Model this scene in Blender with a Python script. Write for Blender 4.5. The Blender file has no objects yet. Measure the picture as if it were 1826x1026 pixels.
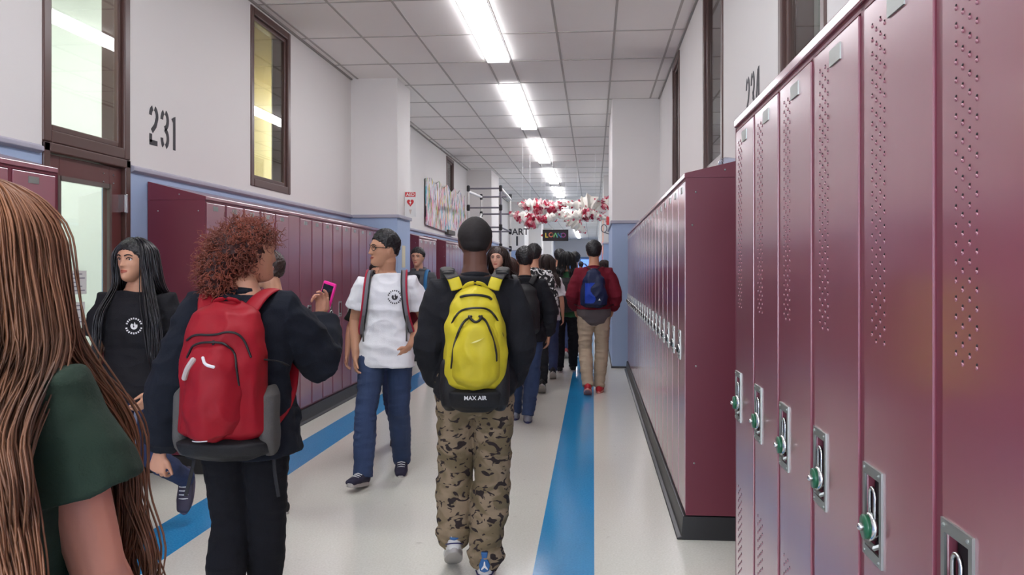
import bpy, bmesh, math, random
from mathutils import Vector, Matrix, noise, Euler
V = Vector
R = math.radians
rnd = random.Random(7)
SC = bpy.context.scene
COL = SC.collection
# ---------------------------------------------------------------- camera, exposure, world
CAMH = 1.48
YAW = math.atan(145 / 1550)
cd = bpy.data.cameras.new('camera')
cd.sensor_fit = 'HORIZONTAL'; cd.sensor_width = 36.0
cd.lens = 36.0 * 1550 / 1826
cd.shift_y = -(513 - 480) / 1826
cd.clip_start = 0.05; cd.clip_end = 300
cam = bpy.data.objects.new('camera', cd); COL.objects.link(cam)
cam.location = (0, 0, CAMH); cam.rotation_euler = (R(90), 0, YAW)
SC.camera = cam
vs = SC.view_settings
vs.view_transform = 'Standard'; vs.look = 'None'; vs.gamma = 1.0; vs.use_curve_mapping = False
vs.exposure = 0.0
W = bpy.data.worlds.new('world'); SC.world = W; W.use_nodes = True
W.node_tree.nodes['Background'].inputs[0].default_value = (0.75, 0.85, 1.0, 1)
W.node_tree.nodes['Background'].inputs[1].default_value = 1.0
FILL = 9.0             # fill light from an added window, unseen behind the camera
LAMP = 19.0            # strength of the ceiling lamps' diffusers

_c, _s = math.cos(YAW), math.sin(YAW)
def ray(px, py):
    a = (px - 913) / 1550; b = (480 - py) / 1550
    return a * _c - _s, a * _s + _c, b
def onY(px, py, Y):
    x, y, b = ray(px, py); t = Y / y
    return V((x * t, Y, CAMH + b * t))
def at(px, d):
    """floor point below the pixel column px at forward distance d"""
    x, y, b = ray(px, 480)
    return V((x * d, y * d, 0))

# ---------------------------------------------------------------- materials
def lin(r, g, b):
    f = lambda v: (v / 255 / 12.92) if v / 255 <= 0.04045 else ((v / 255 + 0.055) / 1.055) ** 2.4
    return (f(r), f(g), f(b), 1)
MATS = {}
def mat(name, col, rough=0.6, metal=0.0, coat=0.0, bump=0.0, bscale=40, bstretch=(1, 1, 1), var=0.0, vscale=6, emit=None, spec=0.5, sheen=0.0, coat_rough=0.1):
    if name in MATS: return MATS[name]
    m = bpy.data.materials.new(name); m.use_nodes = True
    nt = m.node_tree; b = nt.nodes['Principled BSDF']
    c = lin(*col)
    b.inputs['Base Color'].default_value = c
    b.inputs['Roughness'].default_value = rough
    b.inputs['Metallic'].default_value = metal
    b.inputs['Specular IOR Level'].default_value = spec
    b.inputs['Coat Weight'].default_value = coat
    b.inputs['Coat Roughness'].default_value = coat_rough
    if sheen: b.inputs['Sheen Weight'].default_value = sheen
    if bump or var:
        tc = nt.nodes.new('ShaderNodeTexCoord'); mp = nt.nodes.new('ShaderNodeMapping')
        mp.inputs['Scale'].default_value = bstretch
        nt.links.new(tc.outputs['Object'], mp.inputs[0])
    if bump:
        n = nt.nodes.new('ShaderNodeTexNoise'); n.inputs['Scale'].default_value = bscale; n.inputs['Detail'].default_value = 4
        nt.links.new(mp.outputs[0], n.inputs['Vector'])
        bp = nt.nodes.new('ShaderNodeBump'); bp.inputs['Strength'].default_value = bump; bp.inputs['Distance'].default_value = 0.01
        nt.links.new(n.outputs[0], bp.inputs['Height']); nt.links.new(bp.outputs[0], b.inputs['Normal'])
    if var:
        n = nt.nodes.new('ShaderNodeTexNoise'); n.inputs['Scale'].default_value = vscale; n.inputs['Detail'].default_value = 5
        nt.links.new(mp.outputs[0], n.inputs['Vector'])
        cr = nt.nodes.new('ShaderNodeValToRGB')
        cr.color_ramp.elements[0].position = 0.3; cr.color_ramp.elements[1].position = 0.7
        cr.color_ramp.elements[0].color = tuple(x * (1 - var) for x in c[:3]) + (1,)
        cr.color_ramp.elements[1].color = tuple(min(1, x * (1 + var)) for x in c[:3]) + (1,)
        nt.links.new(n.outputs[0], cr.inputs[0]); nt.links.new(cr.outputs[0], b.inputs['Base Color'])
    if emit:
        b.inputs['Emission Color'].default_value = lin(*emit[:3]); b.inputs['Emission Strength'].default_value = emit[3]
    MATS[name] = m
    return m
def glass(name, tint=(1, 1, 1), rough=0.0):
    m = bpy.data.materials.new(name); m.use_nodes = True
    nt = m.node_tree; nt.nodes.clear()
    o = nt.nodes.new('ShaderNodeOutputMaterial'); mx = nt.nodes.new('ShaderNodeMixShader')
    lw = nt.nodes.new('ShaderNodeLayerWeight'); lw.inputs[0].default_value = 0.5
    pw = nt.nodes.new('ShaderNodeMath'); pw.operation = 'POWER'; pw.inputs[1].default_value = 3.5; nt.links.new(lw.outputs['Facing'], pw.inputs[0])
    fr = nt.nodes.new('ShaderNodeMath'); fr.operation = 'MULTIPLY_ADD'; fr.inputs[1].default_value = 0.6; fr.inputs[2].default_value = 0.05; nt.links.new(pw.outputs[0], fr.inputs[0])
    t = nt.nodes.new('ShaderNodeBsdfTransparent'); t.inputs[0].default_value = (*tint, 1)
    g = nt.nodes.new('ShaderNodeBsdfGlossy'); g.inputs['Roughness'].default_value = rough
    nt.links.new(fr.outputs[0], mx.inputs[0]); nt.links.new(t.outputs[0], mx.inputs[1]); nt.links.new(g.outputs[0], mx.inputs[2])
    nt.links.new(mx.outputs[0], o.inputs[0]); MATS[name] = m
    return m
M_wall = mat('wall_paint', (228, 225, 222), 0.85, bump=0.05, bscale=30)
M_dado = mat('dado_paint', (162, 182, 214), 0.5, bump=0.04, bscale=30)
M_rail = mat('rail_paint', (172, 170, 184), 0.45)
M_brown = mat('brown_metal', (84, 58, 52), 0.32)
M_maroon_lit = mat('locker_paint', (138, 66, 82), 0.34, coat=1.0, spec=0.9, bump=0.14, bscale=3.2, bstretch=(1, 1, 0.35), coat_rough=0.16)  # same paint as the sides; grazing reflections put into a lighter base colour
M_maroon_lit.node_tree.nodes['Principled BSDF'].inputs['Coat IOR'].default_value = 1.75
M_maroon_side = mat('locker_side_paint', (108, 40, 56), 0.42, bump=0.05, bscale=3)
M_black = mat('black_rubber', (34, 34, 36), 0.4, bump=0.05)
M_chrome = mat('chrome', (200, 200, 198), 0.22, metal=1.0)
M_steel = mat('brushed_plate', (165, 170, 165), 0.4, metal=0.9)
M_dark = mat('dark_hole', (22, 12, 14), 0.6)
M_green = mat('green_dial', (26, 92, 62), 0.3)
M_white = mat('white_plastic', (230, 230, 228), 0.4)
M_ltray = mat('lamp_frame', (215, 214, 222), 0.5)
M_lamp = mat('lamp_diffuser', (255, 255, 255), 0.5, emit=(252, 250, 255, LAMP))
M_glass = glass('window_glass', (0.96, 0.985, 0.97))
M_red = mat('red_enamel', (200, 30, 36), 0.35)
M_ink = mat('black_ink', (42, 40, 46), 0.6)

def ceiling_mat():
    m = mat('ceiling_tile', (246, 243, 238), 0.95)
    nt = m.node_tree; b = nt.nodes['Principled BSDF']
    g = nt.nodes.new('ShaderNodeTexCoord'); n = nt.nodes.new('ShaderNodeTexNoise'); n.inputs['Scale'].default_value = 120
    nt.links.new(g.outputs['Object'], n.inputs[0])
    bp = nt.nodes.new('ShaderNodeBump'); bp.inputs['Strength'].default_value = 0.15
    nt.links.new(n.outputs[0], bp.inputs['Height']); nt.links.new(bp.outputs[0], b.inputs['Normal'])
    return m
def floor_mat():
    m = mat('floor_tile', (222, 221, 210), 0.16, spec=0.45)
    nt = m.node_tree; b = nt.nodes['Principled BSDF']; L = nt.links
    tc = nt.nodes.new('ShaderNodeTexCoord'); sp = nt.nodes.new('ShaderNodeSeparateXYZ'); L.new(tc.outputs['Object'], sp.inputs[0])
    def band(lo, hi):
        a = nt.nodes.new('ShaderNodeMath'); a.operation = 'GREATER_THAN'; a.inputs[1].default_value = lo; L.new(sp.outputs[0], a.inputs[0])
        c = nt.nodes.new('ShaderNodeMath'); c.operation = 'LESS_THAN'; c.inputs[1].default_value = hi; L.new(sp.outputs[0], c.inputs[0])
        d = nt.nodes.new('ShaderNodeMath'); d.operation = 'MULTIPLY'; L.new(a.outputs[0], d.inputs[0]); L.new(c.outputs[0], d.inputs[1])
        return d
    b1, b2 = band(-2.492, -2.182), band(-0.293, 0.005)
    ad = nt.nodes.new('ShaderNodeMath'); ad.operation = 'ADD'; L.new(b1.outputs[0], ad.inputs[0]); L.new(b2.outputs[0], ad.inputs[1])
    n = nt.nodes.new('ShaderNodeTexNoise'); n.inputs['Scale'].default_value = 90; n.inputs['Detail'].default_value = 6; L.new(tc.outputs['Object'], n.inputs[0])
    def ramp(c0, c1):
        cr = nt.nodes.new('ShaderNodeValToRGB'); cr.color_ramp.elements[0].position = 0.35; cr.color_ramp.elements[1].position = 0.65
        cr.color_ramp.elements[0].color = lin(*c0); cr.color_ramp.elements[1].color = lin(*c1); L.new(n.outputs[0], cr.inputs[0]); return cr
    cw, cb = ramp((216, 215, 203), (228, 227, 217)), ramp((30, 136, 196), (52, 156, 212))
    mx = nt.nodes.new('ShaderNodeMix'); mx.data_type = 'RGBA'
    L.new(ad.outputs[0], mx.inputs[0]); L.new(cw.outputs[0], mx.inputs[6]); L.new(cb.outputs[0], mx.inputs[7])
    # dark scuffs and specks
    v = nt.nodes.new('ShaderNodeTexNoise'); v.inputs['Scale'].default_value = 9; v.inputs['Detail'].default_value = 9; L.new(tc.outputs['Object'], v.inputs[0])
    c2 = nt.nodes.new('ShaderNodeValToRGB'); c2.color_ramp.elements[0].position = 0.68; c2.color_ramp.elements[0].color = (1, 1, 1, 1); c2.color_ramp.elements[1].position = 0.78; c2.color_ramp.elements[1].color = (0.72, 0.7, 0.68, 1)
    L.new(v.outputs[0], c2.inputs[0])
    ml = nt.nodes.new('ShaderNodeMix'); ml.data_type = 'RGBA'; ml.blend_type = 'MULTIPLY'; ml.inputs[0].default_value = 1
    L.new(mx.outputs[2], ml.inputs[6]); L.new(c2.outputs[0], ml.inputs[7]); L.new(ml.outputs[2], b.inputs['Base Color'])
    w = nt.nodes.new('ShaderNodeTexNoise'); w.inputs['Scale'].default_value = 5; L.new(tc.outputs['Object'], w.inputs[0])
    bp = nt.nodes.new('ShaderNodeBump'); bp.inputs['Strength'].default_value = 0.05; bp.inputs['Distance'].default_value = 0.02
    L.new(w.outputs[0], bp.inputs['Height']); L.new(bp.outputs[0], b.inputs['Normal'])
    return m
M_ceil, M_floor = ceiling_mat(), floor_mat()

# ---------------------------------------------------------------- mesh helpers
def link(name, me, m=None, parent=None, smooth=False):
    o = bpy.data.objects.new(name, me); COL.objects.link(o)
    if m is not None and not me.materials: me.materials.append(m)
    if parent is not None: o.parent = parent
    if smooth:
        for p in me.polygons: p.use_smooth = True
    return o
def tag(o, label, cat, group=None, kind=None):
    if label: o['label'] = label
    if cat: o['category'] = cat
    if group: o['group'] = group
    if kind: o['kind'] = kind
    return o
def empty(name, label, cat, loc=(0, 0, 0), rz=0.0, group=None):
    o = bpy.data.objects.new(name, None); COL.objects.link(o); o.empty_display_size = 0.1
    o.location = loc; o.rotation_euler = (0, 0, rz)
    return tag(o, label, cat, group)
class MB:
    def plate(s, x0, x1, y0, y1, z0, z1, a0, a1, c0, c1):
        o = [(y0, z0), (y1, z0), (y1, z1), (y0, z1)]; i = [(a0, c0), (a1, c0), (a1, c1), (a0, c1)]
        v = [(x, *p) for x in (x0, x1) for p in o + i]; f = []
        for k in range(4):
            n = (k + 1) % 4; f += [(k, n, 4 + n, 4 + k), (8 + k, 12 + k, 12 + n, 8 + n), (k, 8 + k, 8 + n, n), (4 + k, 4 + n, 12 + n, 12 + k)]
        s.add(v, f); return s
    """collects geometry for one mesh"""
    def __init__(s): s.v = []; s.f = []; s.mi = []; s.cur = 0
    def add(s, vs_, fs, mi=None):
        n = len(s.v); s.v += [tuple(x) for x in vs_]; s.f += [[n + i for i in f] for f in fs]; s.mi += [s.cur if mi is None else mi] * len(fs)
    def box(s, x0, x1, y0, y1, z0, z1, mi=None):
        x0, x1 = sorted((x0, x1)); y0, y1 = sorted((y0, y1)); z0, z1 = sorted((z0, z1))
        v = [(x, y, z) for z in (z0, z1) for y in (y0, y1) for x in (x0, x1)]
        s.add(v, [(0, 2, 3, 1), (4, 5, 7, 6), (0, 1, 5, 4), (2, 6, 7, 3), (0, 4, 6, 2), (1, 3, 7, 5)], mi)
        return s
    def prism(s, pts, axis, a, b, mi=None):
        """extrude 2D outline pts along axis between a and b"""
        def P(p, t):
            return {'x': (t, p[0], p[1]), 'y': (p[0], t, p[1]), 'z': (p[0], p[1], t)}[axis]
        n = len(pts); v = [P(p, a) for p in pts] + [P(p, b) for p in pts]
        s.add(v, [list(range(n))[::-1], [n + i for i in range(n)]] + [(i, (i + 1) % n, n + (i + 1) % n, n + i) for i in range(n)], mi)
        return s
    def tube(s, pts, rad, seg=10, side=None, cap=True, mi=None, expo=2.0):
        """closed tube along pts; rad = number or (rx, ry); rx lies along the side vector"""
        pts = [V(p) for p in pts]; n = len(pts)
        rad = [((r, r) if not isinstance(r, (tuple, list)) else r) for r in (rad if isinstance(rad, list) else [rad] * n)]
        T = []
        for i in range(n):
            t = pts[min(i + 1, n - 1)] - pts[max(i - 1, 0)]
            T.append(t.normalized() if t.length > 1e-9 else V((0, 0, 1)))
        if side is None:
            sd = T[0].cross(V((0, 0, 1)))
            if sd.length < 0.1: sd = V((1, 0, 0))
        else: sd = V(side)
        rings = []
        if cap:
            k = 3
            P0, P1 = pts[0], pts[-1]
            seq = [(P0 - T[0] * min(rad[0]) * math.cos(a) * 0.8, T[0], tuple(q * math.sin(a) for q in rad[0])) for a in [math.pi / 2 * j / k for j in range(1, k)]]
            seq += [(pts[i], T[i], rad[i]) for i in range(n)]
            seq += [(P1 + T[-1] * min(rad[-1]) * math.cos(a) * 0.8, T[-1], tuple(q * math.sin(a) for q in rad[-1])) for a in [math.pi / 2 * j / k for j in range(k - 1, 0, -1)]]
        else: seq = [(pts[i], T[i], rad[i]) for i in range(n)]
        vs_ = []
        for P, t, (rx, ry) in seq:
            sx = sd - t * sd.dot(t)
            if sx.length < 1e-4: sx = t.orthogonal()
            sx.normalize(); sy = t.cross(sx); sd = sx if side is None else sd
            for j in range(seg):
                a = 2 * math.pi * j / seg; ca, sa = math.cos(a), math.sin(a)
                if expo != 2.0:
                    ca = math.copysign(abs(ca) ** (2 / expo), ca); sa = math.copysign(abs(sa) ** (2 / expo), sa)
                vs_.append(P + sx * rx * ca + sy * ry * sa)
        m = len(seq); fs = []
        for i in range(m - 1):
            for j in range(seg):
                a = i * seg + j; b_ = i * seg + (j + 1) % seg
                fs.append((a, b_, b_ + seg, a + seg))
        fs.append(list(range(seg))[::-1]); fs.append([(m - 1) * seg + j for j in range(seg)])
        s.add(vs_, fs, mi); return s
    def ball(s, c, r, seg=12, rings=8, mi=None, M=None):
        r = (r, r, r) if not isinstance(r, (tuple, list)) else r
        vs_ = []; fs = []
        c = V(c)
        for i in range(1, rings):
            p = math.pi * i / rings
            for j in range(seg):
                q = 2 * math.pi * j / seg
                v = V((r[0] * math.sin(p) * math.cos(q), r[1] * math.sin(p) * math.sin(q), r[2] * math.cos(p)))
                vs_.append(c + (M @ v if M is not None else v))
        for i in range(rings - 2):
            for j in range(seg):
                a = i * seg + j; b_ = i * seg + (j + 1) % seg
                fs.append((a, a + seg, b_ + seg, b_))
        t_ = V((0, 0, r[2])); t_ = M @ t_ if M is not None else t_
        n = len(vs_); vs_ += [c + t_, c - t_]
        for j in range(seg):
            fs.append((n, j, (j + 1) % seg)); a = (rings - 2) * seg
            fs.append((n + 1, a + (j + 1) % seg, a + j))
        s.add(vs_, fs, mi); return s
    def mesh(s, name):
        me = bpy.data.meshes.new(name); me.from_pydata(s.v, [], s.f)
        bm = bmesh.new(); bm.from_mesh(me); bmesh.ops.recalc_face_normals(bm, faces=bm.faces); bm.to_mesh(me); bm.free()
        return me
    def build(s, name, m, parent=None, smooth=False, bevel=0.0, segs=2):
        me = s.mesh(name)
        for q in (m if isinstance(m, list) else [m]): me.materials.append(q)
        if isinstance(m, list):
            for p, i in zip(me.polygons, s.mi): p.material_index = i
        o = link(name, me, None, parent, smooth)
        if bevel:
            b = o.modifiers.new('bevel', 'BEVEL'); b.width = bevel; b.segments = segs; b.limit_method = 'ANGLE'
        return o
def struct(o): o['kind'] = 'structure'; return o
def baked(me, mods):
    """mesh data after the given modifiers"""
    o = bpy.data.objects.new('tmp', me); COL.objects.link(o)
    for t, kw in mods:
        m = o.modifiers.new(t, t)
        for k, v in kw.items(): setattr(m, k, v)
    dg = bpy.context.evaluated_depsgraph_get()
    r = bpy.data.meshes.new_from_object(o.evaluated_get(dg), depsgraph=dg)
    bpy.data.objects.remove(o); bpy.data.meshes.remove(me)
    return r
def fuse(mb, voxel, smooth=3, fold=0.0, fsc=(9, 9, 9), seed=0.0):
    me = baked(mb.mesh('f'), [('REMESH', dict(mode='VOXEL', voxel_size=voxel)), ('SMOOTH', dict(factor=0.5, iterations=smooth))])
    if fold:
        off = V((seed, seed * 1.7, seed * 0.3))
        cs = []
        for v in me.vertices:
            p = V((v.co.x * fsc[0], v.co.y * fsc[1], v.co.z * fsc[2])) + off
            n1 = noise.noise(p); n2 = noise.noise(p * 2.3 + V((5, 1, 2)))
            d = fold * (1 - 2 * abs(n1)) * 0.9 + fold * 0.5 * n2 - fold * 0.4
            cs.append(v.co + v.normal * d)
        for v, c in zip(me.vertices, cs): v.co = c
    for p in me.polygons: p.use_smooth = True
    return me
def text_mesh(txt, size, depth=0.001, name='t', offset=0.0):
    cu = bpy.data.curves.new(name, 'FONT'); cu.body = txt; cu.size = size; cu.extrude = depth; cu.align_x = 'CENTER'; cu.align_y = 'CENTER'; cu.offset = offset
    o = bpy.data.objects.new('tmp', cu); COL.objects.link(o)
    dg = bpy.context.evaluated_depsgraph_get(); me = bpy.data.meshes.new_from_object(o.evaluated_get(dg), depsgraph=dg)
    bpy.data.objects.remove(o); return me
def place_text(txt, size, m, M, name, parent=None, depth=0.001, offset=0.0):
    me = text_mesh(txt, size, depth, name, offset); me.transform(M); me.materials.clear(); me.materials.append(m)
    return link(name, me, None, parent)

#%%SETTING
# ---------------------------------------------------------------- the setting
XL, XR, HC = -3.22, 0.98, 4.02
Y0, Y1 = -6.0, 74.0
RZ = 2.19                       # top of the blue dado
b = MB(); b.box(XL - 0.2, XR + 0.2, Y0, Y1, -0.1, 0); struct(b.build('floor', M_floor))
b = MB(); b.box(XL - 0.2, XR + 0.2, Y0, Y1, HC, HC + 0.1); struct(b.build('ceiling', M_ceil))
def wall(name, x, side, holes):
    """corridor wall with window and door holes (y0, y1, z0, z1); blue below the rail, white above"""
    up, lo = MB(), MB()
    x0, x1 = (x - 0.2, x) if side < 0 else (x, x + 0.2)
    ys = sorted({Y0, Y1} | {h[0] for h in holes} | {h[1] for h in holes})
    for a, c in zip(ys[:-1], ys[1:]):
        hs = sorted([h for h in holes if h[0] <= a and h[1] >= c], key=lambda h: h[2])
        z = 0.0
        segs = []
        for h in hs: segs.append((z, h[2])); z = h[3]
        segs.append((z, HC))
        for z0, z1 in segs:
            if z1 - z0 < 1e-4: continue
            if z0 < RZ: lo.box(x0, x1, a, c, z0, min(z1, RZ))
            if z1 > RZ: up.box(x0, x1, a, c, max(z0, RZ), z1)
    w = struct(up.build(name, M_wall))
    d = struct(lo.build(name + '_dado', M_dado))
LH = [(4.82, 5.78, 0.0, 3.98), (7.93, 9.0, 2.27, 3.98), (18.9, 19.9, 2.4, 3.98), (28.6, 29.7, 2.4, 3.98)]
RH = [(3.77, 4.70, 0.0, 3.98), (6.7, 7.87, 2.27, 3.98), (10.04, 10.88, 2.27, 3.98), (18.2, 19.2, 2.27, 3.98), (0.2, 1.3, 2.27, 3.98)]
wall('wall_left', XL, -1, LH)
wall('wall_right', XR, 1, RH)
b = MB(); b.box(XL, XR, Y1, Y1 + 0.1, 0, HC); struct(b.build('wall_front', M_wall))
b = MB(); b.box(XL, XR, Y0 - 0.1, Y0, 0, 0.5); b.box(XL, XR, Y0 - 0.1, Y0, 3.7, HC); b.box(XL, XL + 0.3, Y0 - 0.1, Y0, 0.5, 3.7); b.box(XR - 0.3, XR, Y0 - 0.1, Y0, 0.5, 3.7); struct(b.build('wall_back', M_wall))
b = MB()
for x in (XL + 0.3, XL + 1.35, XL + 2.4, XL + 3.45): b.box(x, x + 0.06, Y0 - 0.08, Y0 + 0.01, 0.5, 3.7)
for z in (0.5, 2.1, 3.64): b.box(XL + 0.3, XR - 0.3, Y0 - 0.08, Y0 + 0.01, z, z + 0.06)
o = struct(b.build('window_10', M_brown)); MB().box(XL + 0.3, XR - 0.3, Y0 - 0.06, Y0 - 0.05, 0.5, 3.7).build('pane', mat('fill_window_glow', (220, 230, 240), 0.3, emit=(240, 243, 255, FILL)), o)  # unseen glowing window added to brighten the ceiling and people's backs
# chair rail
for nm, x, sd, spans in (('trim_1', XL, 1, ((Y0, 4.80), (5.80, 11.35), (12.15, 22.05), (23.8, Y1))), ('trim_2', XR, -1, ((Y0, 3.75), (4.72, 13.05), (16.0, 23.75), (26.8, Y1)))):
    b = MB()
    for a, c in spans: b.prism([(x, RZ - 0.035), (x + sd * 0.03, RZ - 0.02), (x + sd * 0.03, RZ + 0.005), (x, RZ + 0.02)], 'y', a, c)
    struct(b.build(nm, M_rail, bevel=0.004))
    b = MB()
    for a, c in spans: b.box(x, x + sd * 0.012, a, c, 0, 0.1)
    struct(b.build('baseboard_left' if sd > 0 else 'baseboard_right', M_black))
# columns
n = 0
for x0, x1, cols in ((XL, -2.59, ((11.35, 12.15), (22.05, 23.8), (32.75, 34.5), (43.5, 45.2), (54.2, 56.0))), (0.28, XR, ((13.05, 16.0), (23.75, 26.8), (34.5, 37.5), (45.2, 48.2)))):
    for (a, c) in cols:
        n += 1
        b = MB(); b.box(x0, x1, a, c, RZ, HC); struct(b.build('column', M_wall))
        b = MB(); b.box(x0, x1, a, c, 0.0, RZ); struct(b.build('column_dado', M_dado))
        b = MB(); b.box(x0 - (0.025 if x0 > 0 else 0), x1 + (0.025 if x0 < 0 else 0), a - 0.025, c + 0.025, RZ - 0.03, RZ + 0.015); struct(b.build('trim_%d' % (n + 2), M_rail, bevel=0.006))
        b = MB(); b.box(x0 - (0.012 if x0 > 0 else 0), x1 + (0.012 if x0 < 0 else 0), a - 0.012, c + 0.012, 0, 0.1 if x0 < 0 else 0.03); struct(b.build('baseboard_column', M_black))
# ceiling grid: T bars just below the tiles
b = MB(); P = 1.245; yk = [9.32 + P * i for i in range(-14, 52)]
for y in yk: b.box(XL, XR, y - 0.012, y + 0.012, HC - 0.006, HC)
for x in (0.84, 0.225, -0.39, -1.0, -1.285, -1.9, -2.515, -3.13): b.box(x - 0.012, x + 0.012, Y0, Y1, HC - 0.007, HC)
struct(b.build('trim_20', mat('ceiling_grid', (182, 178, 172), 0.7)))
b = MB()
for x, sd in ((XL, 1), (XR, -1)): b.box(x, x + sd * 0.02, Y0, Y1, HC - 0.02, HC)
struct(b.build('trim_21', mat('ceiling_edge', (150, 146, 140), 0.7)))
# sprinkler pipe boxes at the rim of the far ceiling
ORD = 'first second third fourth fifth sixth seventh eighth ninth tenth eleventh twelfth thirteenth fourteenth fifteenth sixteenth seventeenth eighteenth nineteenth twentieth twenty-first twenty-second twenty-third'.split()
# ceiling lamps: strings of two or three diffusers flush with the tiles
k = 0
for i in range(-4, 13):
    y0 = 11.81 + i * 3 * P * (4 / 3); y1 = y0 + 3 * P
    if i < 0: y0 += 0.0
    if i == -1: y0, y1 = 6.83, 10.47
    if y1 > Y1 - 1 or y0 < Y0: continue
    if i < -1: lab = 'ceiling lamp strip overhead, behind the frame, ' + ORD[i + 5] + ' of these'
    else: lab = 'long white fluorescent ceiling lamp, ' + ORD[i + 1] + ' from the near end of the line'
    e = empty('ceiling_lamp', lab, 'lamp', (-1.143, y0, HC), group='fluorescent lamps along the ceiling')
    L_ = y1 - y0; f = MB()
    for x in (-0.142, 0.128): f.box(x, x + 0.014, 0, L_, -0.014, -0.001)
    for yy in [0, L_ - 0.014] + [P * j - 0.006 for j in range(1, 3) if P * j < L_ - 0.1]: f.box(-0.142, 0.142, yy, yy + 0.014, -0.014, -0.001)
    f.build('frame', M_ltray, e)
    d = MB(); d.box(-0.128, 0.128, 0.014, L_ - 0.014, -0.04, -0.002); d.build('diffuser', M_lamp, e)

# windows with brown frames
def window(num, x, side, y0, y1, z0, z1, deep=0.16):
    f = MB(); t = 0.075
    xa, xb = (x - deep, x + 0.012) if side < 0 else (x - 0.012, x + deep)
    f.box(xa, xb, y0, y0 + t, z0, z1); f.box(xa, xb, y1 - t, y1, z0, z1); f.box(xa, xb, y0 + t, y1 - t, z0, z0 + t); f.box(xa, xb, y0 + t, y1 - t, z1 - t, z1)
    xm = x + side * 0.012
    xs = sorted((xm, xm + side * 0.04))
    for (a, c, d, e) in ((y0 + t, y0 + t + 0.04, z0 + t, z1 - t), (y1 - t - 0.04, y1 - t, z0 + t, z1 - t), (y0 + t + 0.04, y1 - t - 0.04, z0 + t, z0 + t + 0.04), (y0 + t + 0.04, y1 - t - 0.04, z1 - t - 0.04, z1 - t)):
        f.box(xs[0], xs[1], a, c, d, e)
    o = struct(f.build('window_%d' % num, M_brown, bevel=0.008))
    g = MB(); g.box(xm + side * 0.018 - 0.002, xm + side * 0.018 + 0.002, y0 + t, y1 - t, z0 + t, z1 - t); g.build('pane', M_glass, o)
    return o
window(1, XL, -1, 4.82, 5.78, 2.235, 3.98)
window(2, XL, -1, 7.93, 9.0, 2.27, 3.98)
window(3, XL, -1, 18.9, 19.9, 2.4, 3.98)
window(4, XR, 1, 3.77, 4.70, 2.235, 3.98)
window(5, XR, 1, 6.7, 7.87, 2.27, 3.98)
window(6, XR, 1, 10.04, 10.88, 2.27, 3.98)
window(7, XR, 1, 18.2, 19.2, 2.27, 3.98)
window(8, XL, -1, 28.6, 29.7, 2.4, 3.98)
window(9, XR, 1, 0.2, 1.3, 2.27, 3.98)
# rooms behind the glass
def room(name, x0, x1, y0, y1, col, power, lx, openx, dy=0):
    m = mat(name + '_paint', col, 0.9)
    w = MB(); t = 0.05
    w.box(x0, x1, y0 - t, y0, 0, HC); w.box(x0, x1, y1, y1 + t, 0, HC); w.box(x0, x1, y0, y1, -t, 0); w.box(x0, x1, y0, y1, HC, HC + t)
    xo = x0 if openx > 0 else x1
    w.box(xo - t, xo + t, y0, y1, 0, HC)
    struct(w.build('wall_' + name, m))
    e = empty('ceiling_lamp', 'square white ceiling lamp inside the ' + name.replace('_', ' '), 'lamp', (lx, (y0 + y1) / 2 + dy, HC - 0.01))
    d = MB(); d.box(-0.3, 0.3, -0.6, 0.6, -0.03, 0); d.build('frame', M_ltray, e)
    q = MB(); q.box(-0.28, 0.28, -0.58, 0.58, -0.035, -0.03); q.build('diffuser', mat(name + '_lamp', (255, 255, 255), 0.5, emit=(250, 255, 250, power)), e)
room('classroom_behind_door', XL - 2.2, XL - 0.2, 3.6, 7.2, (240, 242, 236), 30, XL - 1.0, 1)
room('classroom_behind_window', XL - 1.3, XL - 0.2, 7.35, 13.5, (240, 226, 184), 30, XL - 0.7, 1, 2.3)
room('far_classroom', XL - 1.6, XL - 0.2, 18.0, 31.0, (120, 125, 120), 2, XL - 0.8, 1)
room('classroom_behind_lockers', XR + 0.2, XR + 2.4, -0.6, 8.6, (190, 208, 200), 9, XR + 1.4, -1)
room('dark_classroom', XR + 0.2, XR + 1.6, 8.8, 20.0, (100, 108, 105), 1.5, XR + 0.8, -1)

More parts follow.
